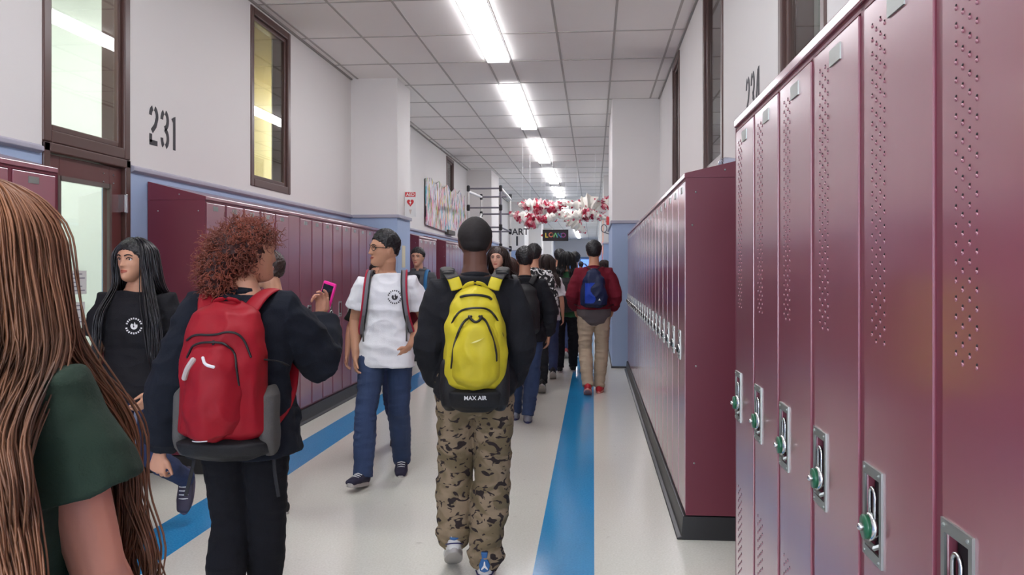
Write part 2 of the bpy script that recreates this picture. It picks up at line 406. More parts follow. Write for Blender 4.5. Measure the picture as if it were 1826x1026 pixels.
# doors
def door(num, x, side, y0, y1, hinge_far, sub):
    """classroom door with its frame, glass and hinges; side = outward normal of the wall towards the room"""
    f = MB(); zt = 2.235
    xa, xb = sorted((x - side * 0.015, x + side * 0.16))
    f.box(xa, xb, y0, y0 + 0.06, 0, zt); f.box(xa, xb, y1 - 0.06, y1, 0, zt); f.box(xa, xb, y0, y1, zt - 0.06, zt)
    o = struct(f.build('door_%d' % num, M_brown, bevel=0.008))
    a, c = y0 + 0.065, y1 - 0.065
    xa, xb = sorted((x + side * 0.02, x + side * 0.065))
    l = MB(); g0, g1, h0, h1 = a + 0.13, c - 0.15, 0.95, 2.03
    l.box(xa, xb, a, g0, 0.01, 2.17); l.box(xa, xb, g1, c, 0.01, 2.17); l.box(xa, xb, g0, g1, 0.01, h0); l.box(xa, xb, g0, g1, h1, 2.17)
    lf = l.build('leaf', mat('door_paint', (96, 52, 50), 0.32), o, bevel=0.003)
    m = MB()
    xm0, xm1 = sorted((x + side * 0.012, x + side * 0.03))
    m.box(xm0, xm1, g0 - 0.02, g0 + 0.01, h0, h1 + 0.02); m.box(xm0, xm1, g1 - 0.01, g1 + 0.02, h0, h1 + 0.02); m.box(xm0, xm1, g0, g1, h1 - 0.01, h1 + 0.02); m.box(xm0, xm1, g0, g1, h0 - 0.02, h0 + 0.01)
    m.build('glazing_bead', mat('bead', (96, 84, 78), 0.35), lf)
    gm = MB(); gm.box(x + side * 0.040, x + side * 0.044, g0, g1, h0, h1); gm.build('pane', M_glass, lf)
    hy = c if hinge_far else a
    for z in (0.25, 1.1, 1.93):
        h = MB(); h.box(x - side * 0.016, x + side * 0.02, hy - 0.035, hy + 0.03, z - 0.06, z + 0.06); h.tube([(x - side * 0.02, hy, z - 0.06), (x - side * 0.02, hy, z + 0.06)], 0.008); h.build('hinge', M_chrome, o)
    kn = MB(); ky = a + 0.06 if hinge_far else c - 0.06
    kn.ball((x - side * 0.03, ky, 1.0), 0.03); kn.tube([(x + side * 0.02, ky, 1.0), (x - side * 0.03, ky, 1.0)], 0.012); kn.build('handle', M_chrome, lf, smooth=True)
    sc = MB()
    for yy in (c - 0.22, c - 0.10):
        for z in (2.06, 2.115): sc.ball((x + side * 0.019, yy, z), 0.007, 8, 6)
    sc.build('screw', M_chrome, lf)
    return lf
d1 = door(1, XL, -1, 4.82, 5.78, True, 'a')
door(2, XR, 1, 3.77, 4.70, True, 'b')
# end of the corridor: lit doors
e = struct(MB().box(-2.6, 0.4, Y1 - 0.06, Y1 - 0.01, 0, 2.5).build('door_3', mat('end_frame', (120, 150, 190), 0.5)))
for x in (-2.3, -1.55, -0.8, -0.05 - 0.15):
    MB().box(x - 0.25, x + 0.35, Y1 - 0.08, Y1 - 0.055, 0.3, 2.3).build('pane', mat('daylight_pane', (150, 190, 240), 0.3, emit=(120, 170, 255, 0.9)), e)
# stencilled room numbers
def strokes(polys, w, t, o, ux, uz, nrm):
    b = MB()
    for pl in polys:
        pts = [V((p[0], p[1], 0)) for p in pl]
        L_, R_ = [], []
        for i, p in enumerate(pts):
            d = (pts[min(i + 1, len(pts) - 1)] - pts[max(i - 1, 0)]).normalized(); q = V((-d.y, d.x, 0))
            L_.append(p + q * w / 2); R_.append(p - q * w / 2)
        ring = L_ + R_[::-1]; m = len(pts)
        P3 = lambda p, h: o + ux * p.x + uz * p.y + nrm * h
        vs_ = [P3(p, 0) for p in ring] + [P3(p, t) for p in ring]; N = len(ring); fs = []
        for i in range(m - 1):
            fs.append((i, i + 1, N - 2 - i, N - 1 - i)); fs.append((N + N - 1 - i, N + N - 2 - i, N + i + 1, N + i))
        for i in range(N): fs.append((i, (i + 1) % N, N + (i + 1) % N, N + i))
        b.add(vs_, fs)
    return b
def arc(cx, cy, rx, ry, a0, a1, n=8): return [(cx + rx * math.cos(R(a0 + (a1 - a0) * i / n)), cy + ry * math.sin(R(a0 + (a1 - a0) * i / n))) for i in range(n + 1)]
GL = {
 '2': [arc(0.5, 1.55, 0.34, 0.42, 180, 110), arc(0.5, 1.55, 0.34, 0.42, 75, -15) + [(0.66, 1.05), (0.3, 0.72)], [(0.18, 0.58), (0.18, 0.14)], [(0.06, 0.13), (0.88, 0.13)]],
 '3': [arc(0.46, 1.52, 0.3, 0.44, 180, 110), arc(0.46, 1.52, 0.34, 0.44, 75, -60) + [(0.46, 1.06)], [(0.5, 1.04)] + arc(0.46, 0.54, 0.36, 0.46, 60, -70), arc(0.46, 0.54, 0.3, 0.46, 180, 245)],
 '1': [[(0.12, 1.62), (0.34, 1.86), (0.34, 1.0), (0.34, 0.04)]],
 '4': [[(0.62, 1.98), (0.62, 0.0)], [(0.5, 1.9), (0.12, 0.72)], [(0.02, 0.5), (0.5, 0.5)], [(0.72, 0.5), (0.88, 0.5)]]}
def stencil(txt, o, ux, size, nrm, label):
    x = 0; pl = []
    for ch in txt:
        pl += [[(px + x, py) for px, py in g] for g in GL[ch]]; x += 0.75 if ch == '1' else 1.2
    s_ = size / 2
    pl = [[(px * s_, py * s_) for px, py in g] for g in pl]
    ob = strokes(pl, 0.27 * s_, 0.0015, o, ux, V((0, 0, 1)), nrm).build('room_number', M_ink)
    return tag(ob, label, 'room number')
stencil('231', V((XL + 0.001, 6.05, 2.39)), V((0, 1, 0)), 0.28, V((1, 0, 0)), 'black stencilled number 231 on the white wall beside the brown door')
stencil('234', V((XR - 0.001, 5.72, 2.40)), V((0, -1, 0)), 0.29, V((-1, 0, 0)), 'black stencilled number 234 on the white wall above the maroon lockers')
#%%LOCKERS
# ---------------------------------------------------------------- lockers
def locker_parts(w, near, seed, lock):
    """meshes of one locker in local space: x = out of the wall (door plane at 0, body behind), y = along, z up. returns list"""
    out = {}
    D = 0.42
    bd = MB()
    bd.box(-D, -0.022, 0, w, 0.0, 1.845)
    # face frame
    bd.box(-0.022, -0.004, 0, 0.012, 0, 1.845); bd.box(-0.022, -0.004, w - 0.012, w, 0, 1.845); bd.box(-0.022, -0.004, 0, w, 1.83, 1.845); bd.box(-0.022, -0.004, 0, w, 0, 0.012)
    out['body'] = bd
    g = 0.017; py = w - 0.075
    dr = MB(); z0, z1 = 0.014, 1.826; pz0, pz1 = 0.84, 0.972; ph = 0.040
    # door sheet around the recessed handle
    ya, yb = g, w - g
    hy0, hy1 = py - ph, py + ph
    dr.plate(-0.016, 0, ya, yb, z0, z1, hy0, hy1, pz0, pz1)
    out['door'] = dr
    hp = MB(); r = 0.012
    # plate ring around recess
    hp.box(0, 0.004, hy0 - r, hy1 + r, pz1, pz1 + 0.018); hp.box(0, 0.004, hy0 - r, hy1 + r, pz0 - 0.018, pz0); hp.box(0, 0.004, hy0 - r, hy0, pz0, pz1); hp.box(0, 0.004, hy1, hy1 + r, pz0, pz1)
    for yy in (hy0, hy1):
        for zz in (pz0 - 0.010, pz1 + 0.010): hp.ball((0.004, yy, zz), 0.0035, 6, 4)
    hp.tube([(-0.012, hy0 + 0.012, pz0 + 0.02), (0.006, hy0 + 0.016, pz0 + 0.012), (0.006, hy1 - 0.016, pz0 + 0.012), (-0.012, hy1 - 0.012, pz0 + 0.02)], 0.005, 6)
    out['handle_plate'] = hp
    cup = MB(); cup.box(-0.0162, -0.0152, hy0, hy1, pz0, pz1); out['recess'] = cup
    return out, (py, 0.918)
def locker_row(xf, side, y0, w, n, label, group, near=False, skip=(), z=0.135, plates=True, lock_mod=1):
    DIAL = M_green if near else mat('black_dial', (30, 30, 32), 0.4)
    """side = direction the doors face (+1 towards +x)"""
    objs = []
    proto = None
    parts, (py, pz) = locker_parts(w, near, 0, True)
    def conv(mb): mb.v = [(side * v[0], v[1], v[2]) for v in mb.v]; return mb
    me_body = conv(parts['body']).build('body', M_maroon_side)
    me_door = conv(parts['door']).build('door', M_maroon_lit, bevel=0.003)
    me_plate = conv(parts['handle_plate']).build('handle_plate', M_steel)
    me_rec = conv(parts['recess']).build('recess', M_dark)
    tg = MB(); tg.box(0, 0.003, w * 0.47 - 0.040, w * 0.47 + 0.040, 1.772, 1.806); me_tag = conv(tg).build('number_plate', M_steel)
    pf = None
    if near:
        q = MB()
        for zz0, nrow in ((1.215, 23),):
            for c in range(4):
                for r_ in range(nrow):
                    yy = w - 0.10 + (c - 1.5) * 0.022; zz = zz0 + r_ * 0.0252 + (c % 2) * 0.012
                    q.ball((0.0003, yy, zz), (0.0022, 0.0032, 0.0032), 6, 4, mi=0)
                    q.ball((0.0003, yy, zz + 0.0042), (0.001, 0.0030, 0.0022), 6, 4, mi=1)
        pf = conv(q).build('perforation', [M_maroon_lit, M_dark], smooth=True)
    lk = MB(); lk.cur = 0
    lk.tube([(-0.006, py, pz - 0.035), (0.010, py, pz - 0.035)], 0.025, 16, cap=False, mi=0)
    lk.tube([(0.010, py, pz - 0.035), (0.019, py, pz - 0.035)], 0.022, 16, cap=False, mi=1); lk.tube([(0.019, py, pz - 0.035), (0.024, py, pz - 0.035)], 0.007, 10, mi=0)
    lk.tube([(0.002, py - 0.014, pz - 0.02)] + [(0.002, py - 0.014 * math.cos(R(a)), pz + 0.02 + 0.014 * math.sin(R(a))) for a in range(0, 181, 30)] + [(0.002, py + 0.014, pz - 0.02)], 0.004, 6, mi=0)
    me_lock = conv(lk).build('padlock', [M_chrome, DIAL], smooth=True)
    ko = [me_body, me_door, me_plate, me_rec, me_tag, me_lock] + ([pf] if pf else [])
    meshes = [o.data for o in ko]
    names = ['body', 'door', 'handle_plate', 'recess', 'number_plate', 'padlock', 'perforation']
    for o in ko: bpy.data.objects.remove(o)
    for i in range(n):
        if i in skip: continue
        e = empty('locker', label % ORD[i], 'locker', (xf, y0 + w * i, z), group=group)
        def kid(k, par):
            o = link(names[k], meshes[k], None, par)
            return o
        kid(0, e); d = kid(1, e)
        bv = d.modifiers.new('bevel', 'BEVEL'); bv.width = 0.003; bv.segments = 2; bv.limit_method = 'ANGLE'
        kid(2, d); kid(3, d)
        if plates: kid(4, d)
        if lock_mod and i % lock_mod == 0: kid(5, d)
        if pf: kid(6, d); kid(6, d).location.z = -1.19
        if abs(side) and rnd.random() < 0.0: pass
    return
def row_extras(xf, side, ya, yb, xwall, lab, base=True):
    """sloping hood, black plinth and end panels of a run of lockers"""
    hp = MB(); z0 = 0.135 + 1.845; xw = xwall - (0.006 if xwall > 0 else -0.006)
    hp.prism([(xf + side * 0.004, z0), (xf + side * 0.004, z0 + 0.025), (xw, z0 + 0.135), (xw, z0)], 'y', ya, yb)
    tag(hp.build('locker_hood', M_maroon_lit, bevel=0.003), 'sloping maroon hood on top of ' + lab, 'locker top')
    if base:
        bp = MB(); bp.prism([(xf + side * 0.045, 0), (xf + side * 0.045, 0.01), (xf + side * 0.02, 0.02), (xf + side * 0.012, 0.128), (xw, 0.128), (xw, 0)], 'y', ya - 0.006, yb)
        tag(bp.build('locker_plinth', M_black, bevel=0.004), 'black rubber plinth under ' + lab, 'plinth')
    for yy, sgn, q in ((ya, -1, 'near'), (yb, 1, 'far')):
        p = MB(); xw = xwall - (0.006 if xwall > 0 else -0.006); yy += sgn * 0.002; p.box(xf - side * 0.002, xw, yy, yy + sgn * 0.004, 0.135, z0 - 0.002)
        p.prism([(xf, z0), (xf, z0 + 0.024), (xw, z0 + 0.134), (xw, z0)], 'y', yy, yy + sgn * 0.004)
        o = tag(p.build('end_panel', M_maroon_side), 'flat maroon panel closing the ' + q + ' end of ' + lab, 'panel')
        xm = lambda t: xf + (xw - xf) * t; sme = None
        for t, z in ((0.12, 1.90), (0.08, 1.72), (0.82, 1.90), (0.12, 0.95), (0.1, 0.42), (0.82, 0.42), (0.45, 2.02)):
            if sme is None: so = MB().ball((0, 0, 0), 0.0055, 8, 5).build('screw', M_steel, o); sme = so.data
            else: so = link('screw', sme, None, o)
            so.location = (xm(t), yy + sgn * 0.006, z)
G = 0.004
# right, near run
locker_row(0.5, -1, 3.137 - 0.363 * 9, 0.363, 9, 'perforated maroon locker, %s of the near right run counting towards the far end', 'lockers of the near right run', near=True)
row_extras(0.5, -1, 3.137 - 0.363 * 9, 3.137, XR, 'the near run of lockers on the right')
# right, far run
locker_row(0.5, -1, 4.82, 0.383, 21, 'narrow shiny maroon locker, %s from the open corner in the far right run', 'lockers of the far right run', lock_mod=1)
row_extras(0.5, -1, 4.82, 4.82 + 0.383 * 21, XR, 'the far run of lockers on the right')
# left runs
locker_row(-2.78, 1, 3.19, 0.366, 3, 'maroon locker left of the brown door, %s of that run', 'lockers left of the brown door', lock_mod=0)
row_extras(-2.78, 1, 3.19, 3.19 + 0.366 * 3, XL, 'the lockers left of the brown door')
locker_row(-2.78, 1, 6.03, 0.345, 5, 'maroon locker below the stencilled 231, %s from the run\'s wide end panel', 'lockers below the 231', lock_mod=2)
b = MB(); b.box(-2.784, -3.2, 7.756, 8.05, 0.135, 1.98); tag(b.build('filler_panel', M_maroon_lit, bevel=0.003), 'plain maroon filler panel between the left lockers', 'panel')
locker_row(-2.78, 1, 8.052, 0.348, 9, 'maroon locker under the cream-lit window, %s beyond the plain filler panel', 'lockers beyond the filler panel', lock_mod=2)
row_extras(-2.78, 1, 6.03, 8.052 + 0.348 * 9, XL, 'the left lockers below the stencilled 231')
locker_row(-2.78, 1, 13.72, 0.39, 4, 'maroon locker just past the blue left column, %s of four', 'four lockers past the left column', lock_mod=0)
row_extras(-2.78, 1, 13.72, 15.28, XL, 'the four lockers past the blue left column')
locker_row(-2.78, 1, 16.3, 0.36, 15, 'distant maroon locker below the streaky mural, %s of that run', 'lockers below the mural', lock_mod=0)
row_extras(-2.78, 1, 16.3, 21.7, XL, 'the distant lockers below the mural')
#%%PROPS
# ---------------------------------------------------------------- wall things
# defibrillator sign standing out from the left column
e = empty('wall_sign', 'small white projecting sign with red AED heading and red heart on the left column', 'sign', (-2.518, 11.8, 2.2))
MB().box(-0.07, 0.085, -0.004, 0.004, 0.0, 0.35).build('panel', M_white, e)
MB().box(-0.065, 0.08, -0.006, -0.004, 0.275, 0.34).build('heading_band', M_red, e)
FM = Matrix.Rotation(R(90), 4, 'X')
place_text('AED', 0.062, M_white, Matrix.Translation((0.008, -0.0065, 0.307)) @ FM, 'lettering', e, 0.0005, 0.001)
hp = []
for i in range(40):
    a = 2 * math.pi * i / 40
    hp.append((0.008 + 0.0030 * 16 * math.sin(a) ** 3, 0.195 + 0.0036 * (13 * math.cos(a) - 5 * math.cos(2 * a) - 2 * math.cos(3 * a) - math.cos(4 * a))))
MB().prism(hp, 'y', -0.006, -0.004).build('heart', M_red, e)
MB().prism([(0.012, 0.235), (-0.008, 0.19), (0.006, 0.19), (0.0, 0.155), (0.024, 0.205), (0.01, 0.205)], 'y', -0.0075, -0.006).build('bolt_mark', M_white, e)
MB().prism([(-0.012, 0.1), (0.028, 0.1), (0.008, 0.03)], 'y', -0.006, -0.004).build('arrow_mark', mat('beige_print', (205, 190, 180), 0.6), e)
# fire alarm on right column
e = empty('fire_alarm', 'small red fire alarm on the blue right column above the crowd', 'alarm', (0.28, 15.5, 2.2))
MB().box(-0.05, 0.0, -0.07, 0.07, 0.06, 0.2).build('housing', M_red, e, bevel=0.008)
b = MB(); b.tube([(-0.09 + 0.05 * math.cos(R(a)), 0, 0.0 + 0.07 * math.sin(R(a))) for a in range(0, 361, 30)], 0.008, 8); b.tube([(-0.09, 0, 0.0 - 0.07), (0, 0, -0.1)], 0.008, 8); b.build('hook', mat('grey_metal', (95, 100, 110), 0.4), e, smooth=True)
# streaky mural
def mural_mat():
    m = mat('mural_paint', (235, 230, 228), 0.8); nt = m.node_tree; b_ = nt.nodes['Principled BSDF']; L = nt.links
    tc = nt.nodes.new('ShaderNodeTexCoord')
    prev = None
    cols = [((226, 222, 224), (60, 60, 80)), (None, (222, 130, 165)), (None, (110, 170, 90)), (None, (230, 195, 60)), (None, (190, 90, 110)), (None, (120, 190, 205)), (None, (235, 160, 185))]
    base = nt.nodes.new('ShaderNodeRGB'); base.outputs[0].default_value = lin(232, 226, 228); prev = base.outputs[0]
    for i, (_, c) in enumerate(cols):
        mp = nt.nodes.new('ShaderNodeMapping'); mp.inputs['Scale'].default_value = (1, 5.0, 1.1); mp.inputs['Location'].default_value = (i * 3.3, i * 7.1, i * 2.7); mp.inputs['Rotation'].default_value = (R((-14, 10, -6, 18, -20, 7, 0)[i]), 0, 0)
        L.new(tc.outputs['Object'], mp.inputs[0])
        n = nt.nodes.new('ShaderNodeTexNoise'); n.inputs['Scale'].default_value = 2.2; n.inputs['Detail'].default_value = 3; L.new(mp.outputs[0], n.inputs[0])
        cr = nt.nodes.new('ShaderNodeValToRGB'); cr.color_ramp.elements[0].position = 0.57 if i == 0 else 0.60; cr.color_ramp.elements[1].position = cr.color_ramp.elements[0].position + 0.02
        L.new(n.outputs[0], cr.inputs[0])
        mx = nt.nodes.new('ShaderNodeMix'); mx.data_type = 'RGBA'; L.new(cr.outputs[0], mx.inputs[0]); L.new(prev, mx.inputs[6]); mx.inputs[7].default_value = lin(*c); prev = mx.outputs[2]
    L.new(prev, b_.inputs['Base Color']); return m
out = [(16.37, 2.33), (18.0, 2.30), (19.4, 2.28), (20.2, 2.42), (21.0, 2.5), (21.55, 2.55), (21.5, 3.0), (21.4, 3.3), (21.0, 3.22), (20.6, 3.36), (20.2, 3.24), (19.8, 3.33), (19.3, 3.2), (18.8, 3.32), (18.3, 3.2), (17.8, 3.3), (17.3, 3.18), (16.9, 3.28), (16.37, 3.22)]
tag(MB().prism(out, 'x', XL + 0.03, XL + 0.045).build('mural', mural_mat()), 'long paper mural of coloured vertical streaks on the left wall', 'mural')
e = empty('wall_clock', 'small dark box fixed below the streaky mural', 'wall box', (XL, 18.7, 2.24)); e.name = 'wall_box'
MB().box(0, 0.09, 0, 0.9, 0, 0.1).build('casing', mat('dark_olive', (70, 68, 60), 0.5), e, bevel=0.01)
# plastic pipe tower
e = empty('pipe_tower', 'tall open tower of thin pipes with black joints beside the far left lockers', 'pipe frame', (-2.26, 19.05, 0))
M_pipe = mat('pipe_grey', (205, 203, 200), 0.4); M_pd = mat('pipe_dark', (112, 108, 118), 0.5); M_joint = mat('pipe_joint', (28, 28, 32), 0.5)
xa, xb, ya, yb = -0.34, 0.34, -1.05, 1.05
zs = [0.15, 0.75, 1.4, 1.95, 2.35, 2.76, 3.16]
for x in (xa, xb):
    for y in (ya, yb): MB().tube([(x, y, 0), (x, y, 3.2)], 0.022, 8).build('post', M_pipe if (x, y) != (xb, ya) else M_pd, e, smooth=True)
b = MB(); j = MB()
for i, z in enumerate(zs):
    b.tube([(xa, ya, z), (xb, ya, z)], 0.018, 8)
    b.tube([(xa, yb, z), (xb, yb, z)], 0.018, 8)
    if i in (0, 4): b.tube([(xa, ya, z), (xa, yb, z)], 0.018, 8)
    if i in (0, 3, 4): b.tube([(xb, ya, z), (xb, yb, z)], 0.018, 8)
    for x in (xa, xb):
        for y in (ya, yb): j.tube([(x, y, z - 0.045), (x, y, z + 0.045)], 0.034, 8)
b.build('rail', M_pd, e, smooth=True); j.build('joint', M_joint, e)
b = MB(); b.tube([(xa, ya, 3.1), (xa, yb, 3.16)], 0.03, 8); b.tube([(xb, ya, 3.16), (xb, yb, 3.1)], 0.03, 8); b.tube([(xa, ya, 2.0), (xa, yb, 2.76)], 0.03, 8); b.build('brace', M_white, e, smooth=True)
# hanging board with coloured letters
e = empty('hanging_sign', 'black hanging board with multicoloured letters above the crowd', 'sign', (-0.91, 21.0, 2.17))
MB().box(-0.30, 0.30, -0.012, 0.012, 0, 0.25).build('board', mat('black_board', (38, 28, 34), 0.6), e, bevel=0.004)
f = MB(); 
for q in ((-0.31, 0.31, -0.02, 0.02, -0.012, 0.008), (-0.31, 0.31, -0.02, 0.02, 0.242, 0.262), (-0.31, -0.29, -0.02, 0.02, 0, 0.25), (0.285, 0.31, -0.02, 0.02, 0, 0.25)): f.box(*q)
f.build('frame', M_dark, e)
for ch, x, c, zz in (('L', -0.215, (225, 200, 70), 0.12), ('O', -0.105, (215, 120, 90), 0.13), ('W', 0.0, (110, 190, 120), 0.12), ('N', 0.095, (70, 120, 170), 0.115), ('O', 0.19, (150, 70, 130), 0.12)):
    place_text(ch, 0.155, mat('chalk_%d' % c[0], c, 0.7), Matrix.Translation((x, -0.0135, zz)) @ FM, 'lettering', e, 0.001, 0.003)
MB().prism([(-0.36, 0.12), (-0.31, 0.16), (-0.31, 0.09)], 'y', -0.01, 0.01).build('arrow_mark', M_red, e)
b = MB()
for x in (-0.25, 0.25): MB().tube([(x, 0, 0.26), (x, 0, HC - 2.17)], 0.004, 6).build('cord', M_white, e)
# paper sculptures hanging from the ceiling
def scales_mat():
    m = mat('paper_scales', (225, 218, 215), 0.7); nt = m.node_tree; b_ = nt.nodes['Principled BSDF']; L = nt.links
    tc = nt.nodes.new('ShaderNodeTexCoord'); v = nt.nodes.new('ShaderNodeTexVoronoi'); v.inputs['Scale'].default_value = 14; L.new(tc.outputs['Object'], v.inputs['Vector'])
    cr = nt.nodes.new('ShaderNodeValToRGB'); cr.color_ramp.interpolation = 'CONSTANT'
    for p_, c in ((0.0, (190, 40, 70)), (0.3, (222, 110, 130)), (0.5, (236, 225, 222)), (0.66, (160, 40, 70)), (0.85, (235, 170, 175))):
        el = cr.color_ramp.elements.new(p_) if p_ not in (0.0,) else cr.color_ramp.elements[0]
        el.position = p_; el.color = lin(*c)
    sp = nt.nodes.new('ShaderNodeSeparateColor'); L.new(v.outputs['Color'], sp.inputs[0]); L.new(sp.outputs[0], cr.inputs[0]); L.new(cr.outputs[0], b_.inputs['Base Color']); return m
M_scale = scales_mat(); M_paper = mat('white_paper', (236, 232, 222), 0.8)
def sculpture(label, pts, rad, split, Y):
    pts = [onY(px, py, Y) for px, py in pts]
    e = empty('paper_sculpture', label, 'paper sculpture', pts[0], group='paper sculptures hanging over the crowd')
    o0 = pts[0]
    b_ = MB(); n = len(pts)
    dense = []; rr = []
    for i in range(n - 1):
        for k in range(6):
            t = k / 6; dense.append(pts[i].lerp(pts[i + 1], t)); rr.append(rad[i] * (1 - t) + rad[i + 1] * t)
    dense.append(pts[-1]); rr.append(rad[-1])
    q = MB(); q.tube([p - o0 for p in dense], [(r_ * (1 + 0.35 * math.sin(i * 1.9)), r_ * (1.0 + 0.3 * math.cos(i * 2.3))) for i, r_ in enumerate(rr)], 14)
    me = q.mesh('s')
    for v in me.vertices: v.co += V((noise.noise(v.co * 9), noise.noise(v.co * 9 + V((3, 3, 3))), noise.noise(v.co * 9 + V((7, 1, 3))))) * 0.03
    me.materials.append(M_scale); me.materials.append(M_paper)
    x0 = min(v.co.x for v in me.vertices); x1 = max(v.co.x for v in me.vertices)
    for p in me.polygons:
        t = (p.center.x - x0) / (x1 - x0)
        p.material_index = 0 if split[0] < t < split[1] and (noise.noise(p.center * 6) > -0.02) else 1
    link('body', me, None, e)
    # paper flaps on the scaled part
    fl = MB()
    for p in list(me.polygons)[::3]:
        if p.material_index == 0 or rnd.random() < 0.15:
            a = p.center + p.normal * 0.02; t1 = p.normal.orthogonal().normalized() * 0.035; t2 = p.normal.cross(t1).normalized() * 0.035
            fl.add([a + t1, a + t2 + p.normal * 0.02, a - t1, a - t2], [(0, 1, 2, 3)])
    fo = fl.build('paper_scale', M_scale, e); so = fo.modifiers.new('s', 'SOLIDIFY'); so.thickness = 0.002
    c = MB()
    for i in (1, n - 2):
        p = pts[i] - o0; c.tube([p + V((0, 0, rad[i])), V((p.x, p.y, HC - o0.z))], 0.003, 5)
    c.build('cord', M_white, e)
sculpture('long red and white paper sculpture hanging upper left over the crowd', [(928, 366), (945, 366), (965, 370), (985, 370), (1003, 364)], [0.05, 0.13, 0.15, 0.13, 0.06], (0.1, 0.95), 19.0)
sculpture('drooping pink and red paper sculpture hanging just right of the pipe tower', [(912, 383), (932, 388), (952, 396), (966, 392), (985, 388)], [0.04, 0.12, 0.14, 0.07, 0.09], (0.15, 0.8), 17.5)
sculpture('white paper sculpture hanging in the middle beside the lamps', [(985, 378), (1002, 384), (1018, 392), (1030, 404), (1043, 412)], [0.05, 0.1, 0.16, 0.14, 0.03], (0.8, 0.97), 22.0)
sculpture('crimson scaled paper sculpture hanging in front of the white one', [(1010, 390), (1030, 384), (1045, 382), (1062, 384), (1080, 390)], [0.03, 0.1, 0.13, 0.08, 0.04], (0.2, 0.68), 18.5)
sculpture('broad white paper wing hanging nearest the right column', [(1008, 364), (1030, 366), (1052, 364), (1070, 374), (1084, 360)], [0.04, 0.1, 0.24, 0.12, 0.12], (0.75, 1.0), 20.5)
# big letters on the third column
Yc = 32.75 - 0.004
e = tag(place_text('ART', 0.34, M_ink, Matrix.Translation(onY(928, 414, Yc)) @ FM, 'wall_lettering', None, 0.002, 0.006), 'black letters reading ART on the distant left column', 'lettering')
e = tag(place_text('1', 0.5, M_ink, Matrix.Translation(onY(922, 431, Yc)) @ FM, 'wall_lettering', None, 0.002, 0.01), 'black figure 1 below the letters ART on the distant column', 'lettering')
# posters along the far right column
for i, (c, z0, z1, y0, y1, l) in enumerate((((235, 170, 140), 1.9, 2.9, 24.0, 25.2, 'orange'), ((230, 150, 165), 1.2, 2.3, 25.4, 26.6, 'pink'))):
    tag(MB().box(0.262, 0.276, y0, y1, z0, z1).build('poster', mat('poster_' + l, c, 0.8)), 'narrow ' + l + ' poster on the second right column', 'poster')
# strip of tape on the left column, under the sign
tag(MB().box(-2.592, -2.586, 11.62, 11.82, 1.5, 1.80).build('tape_strip', mat('cream_tape', (214, 205, 178), 0.7)), 'cream strip of tape on the blue side of the left column', 'tape')
# crumpled clear bottle on the locker top
e = empty('plastic_bottle', 'clear plastic bottle lying on top of the far right lockers', 'bottle', (0.78, 5.35, 2.085))
b = MB(); b.tube([(0, 0, 0.035), (0.02, 0.02, 0.04), (0.12, 0.10, 0.045), (0.14, 0.12, 0.05)], [0.03, 0.034, 0.03, 0.014], 12); b.build('body', glass('bottle_plastic', (0.8, 0.85, 0.95), 0.1), e, smooth=True)
b = MB(); b.tube([(0.145, 0.125, 0.05), (0.165, 0.14, 0.052)], 0.015, 10); b.build('cap', mat('cap_lilac', (170, 170, 225), 0.4), e)
# sheets of paper taped to the door
for i, (y, z, l) in enumerate(((5.22, 1.32, 'upper'), (5.2, 1.12, 'lower'))):
    t = empty('paper_sheet', l + ' white printed sheet taped inside the brown door glass', 'paper', (XL - 0.03, y, z))
    MB().box(-0.002, 0, -0.1, 0.1, 0, 0.15).build('sheet', M_white, t)
    q = MB()
    for kk in range(5): q.box(0, 0.0008, -0.08, 0.08 - 0.03 * (kk % 3), 0.02 + kk * 0.026, 0.028 + kk * 0.026)
    q.build('printed_line', mat('grey_print', (150, 150, 160), 0.8), t)
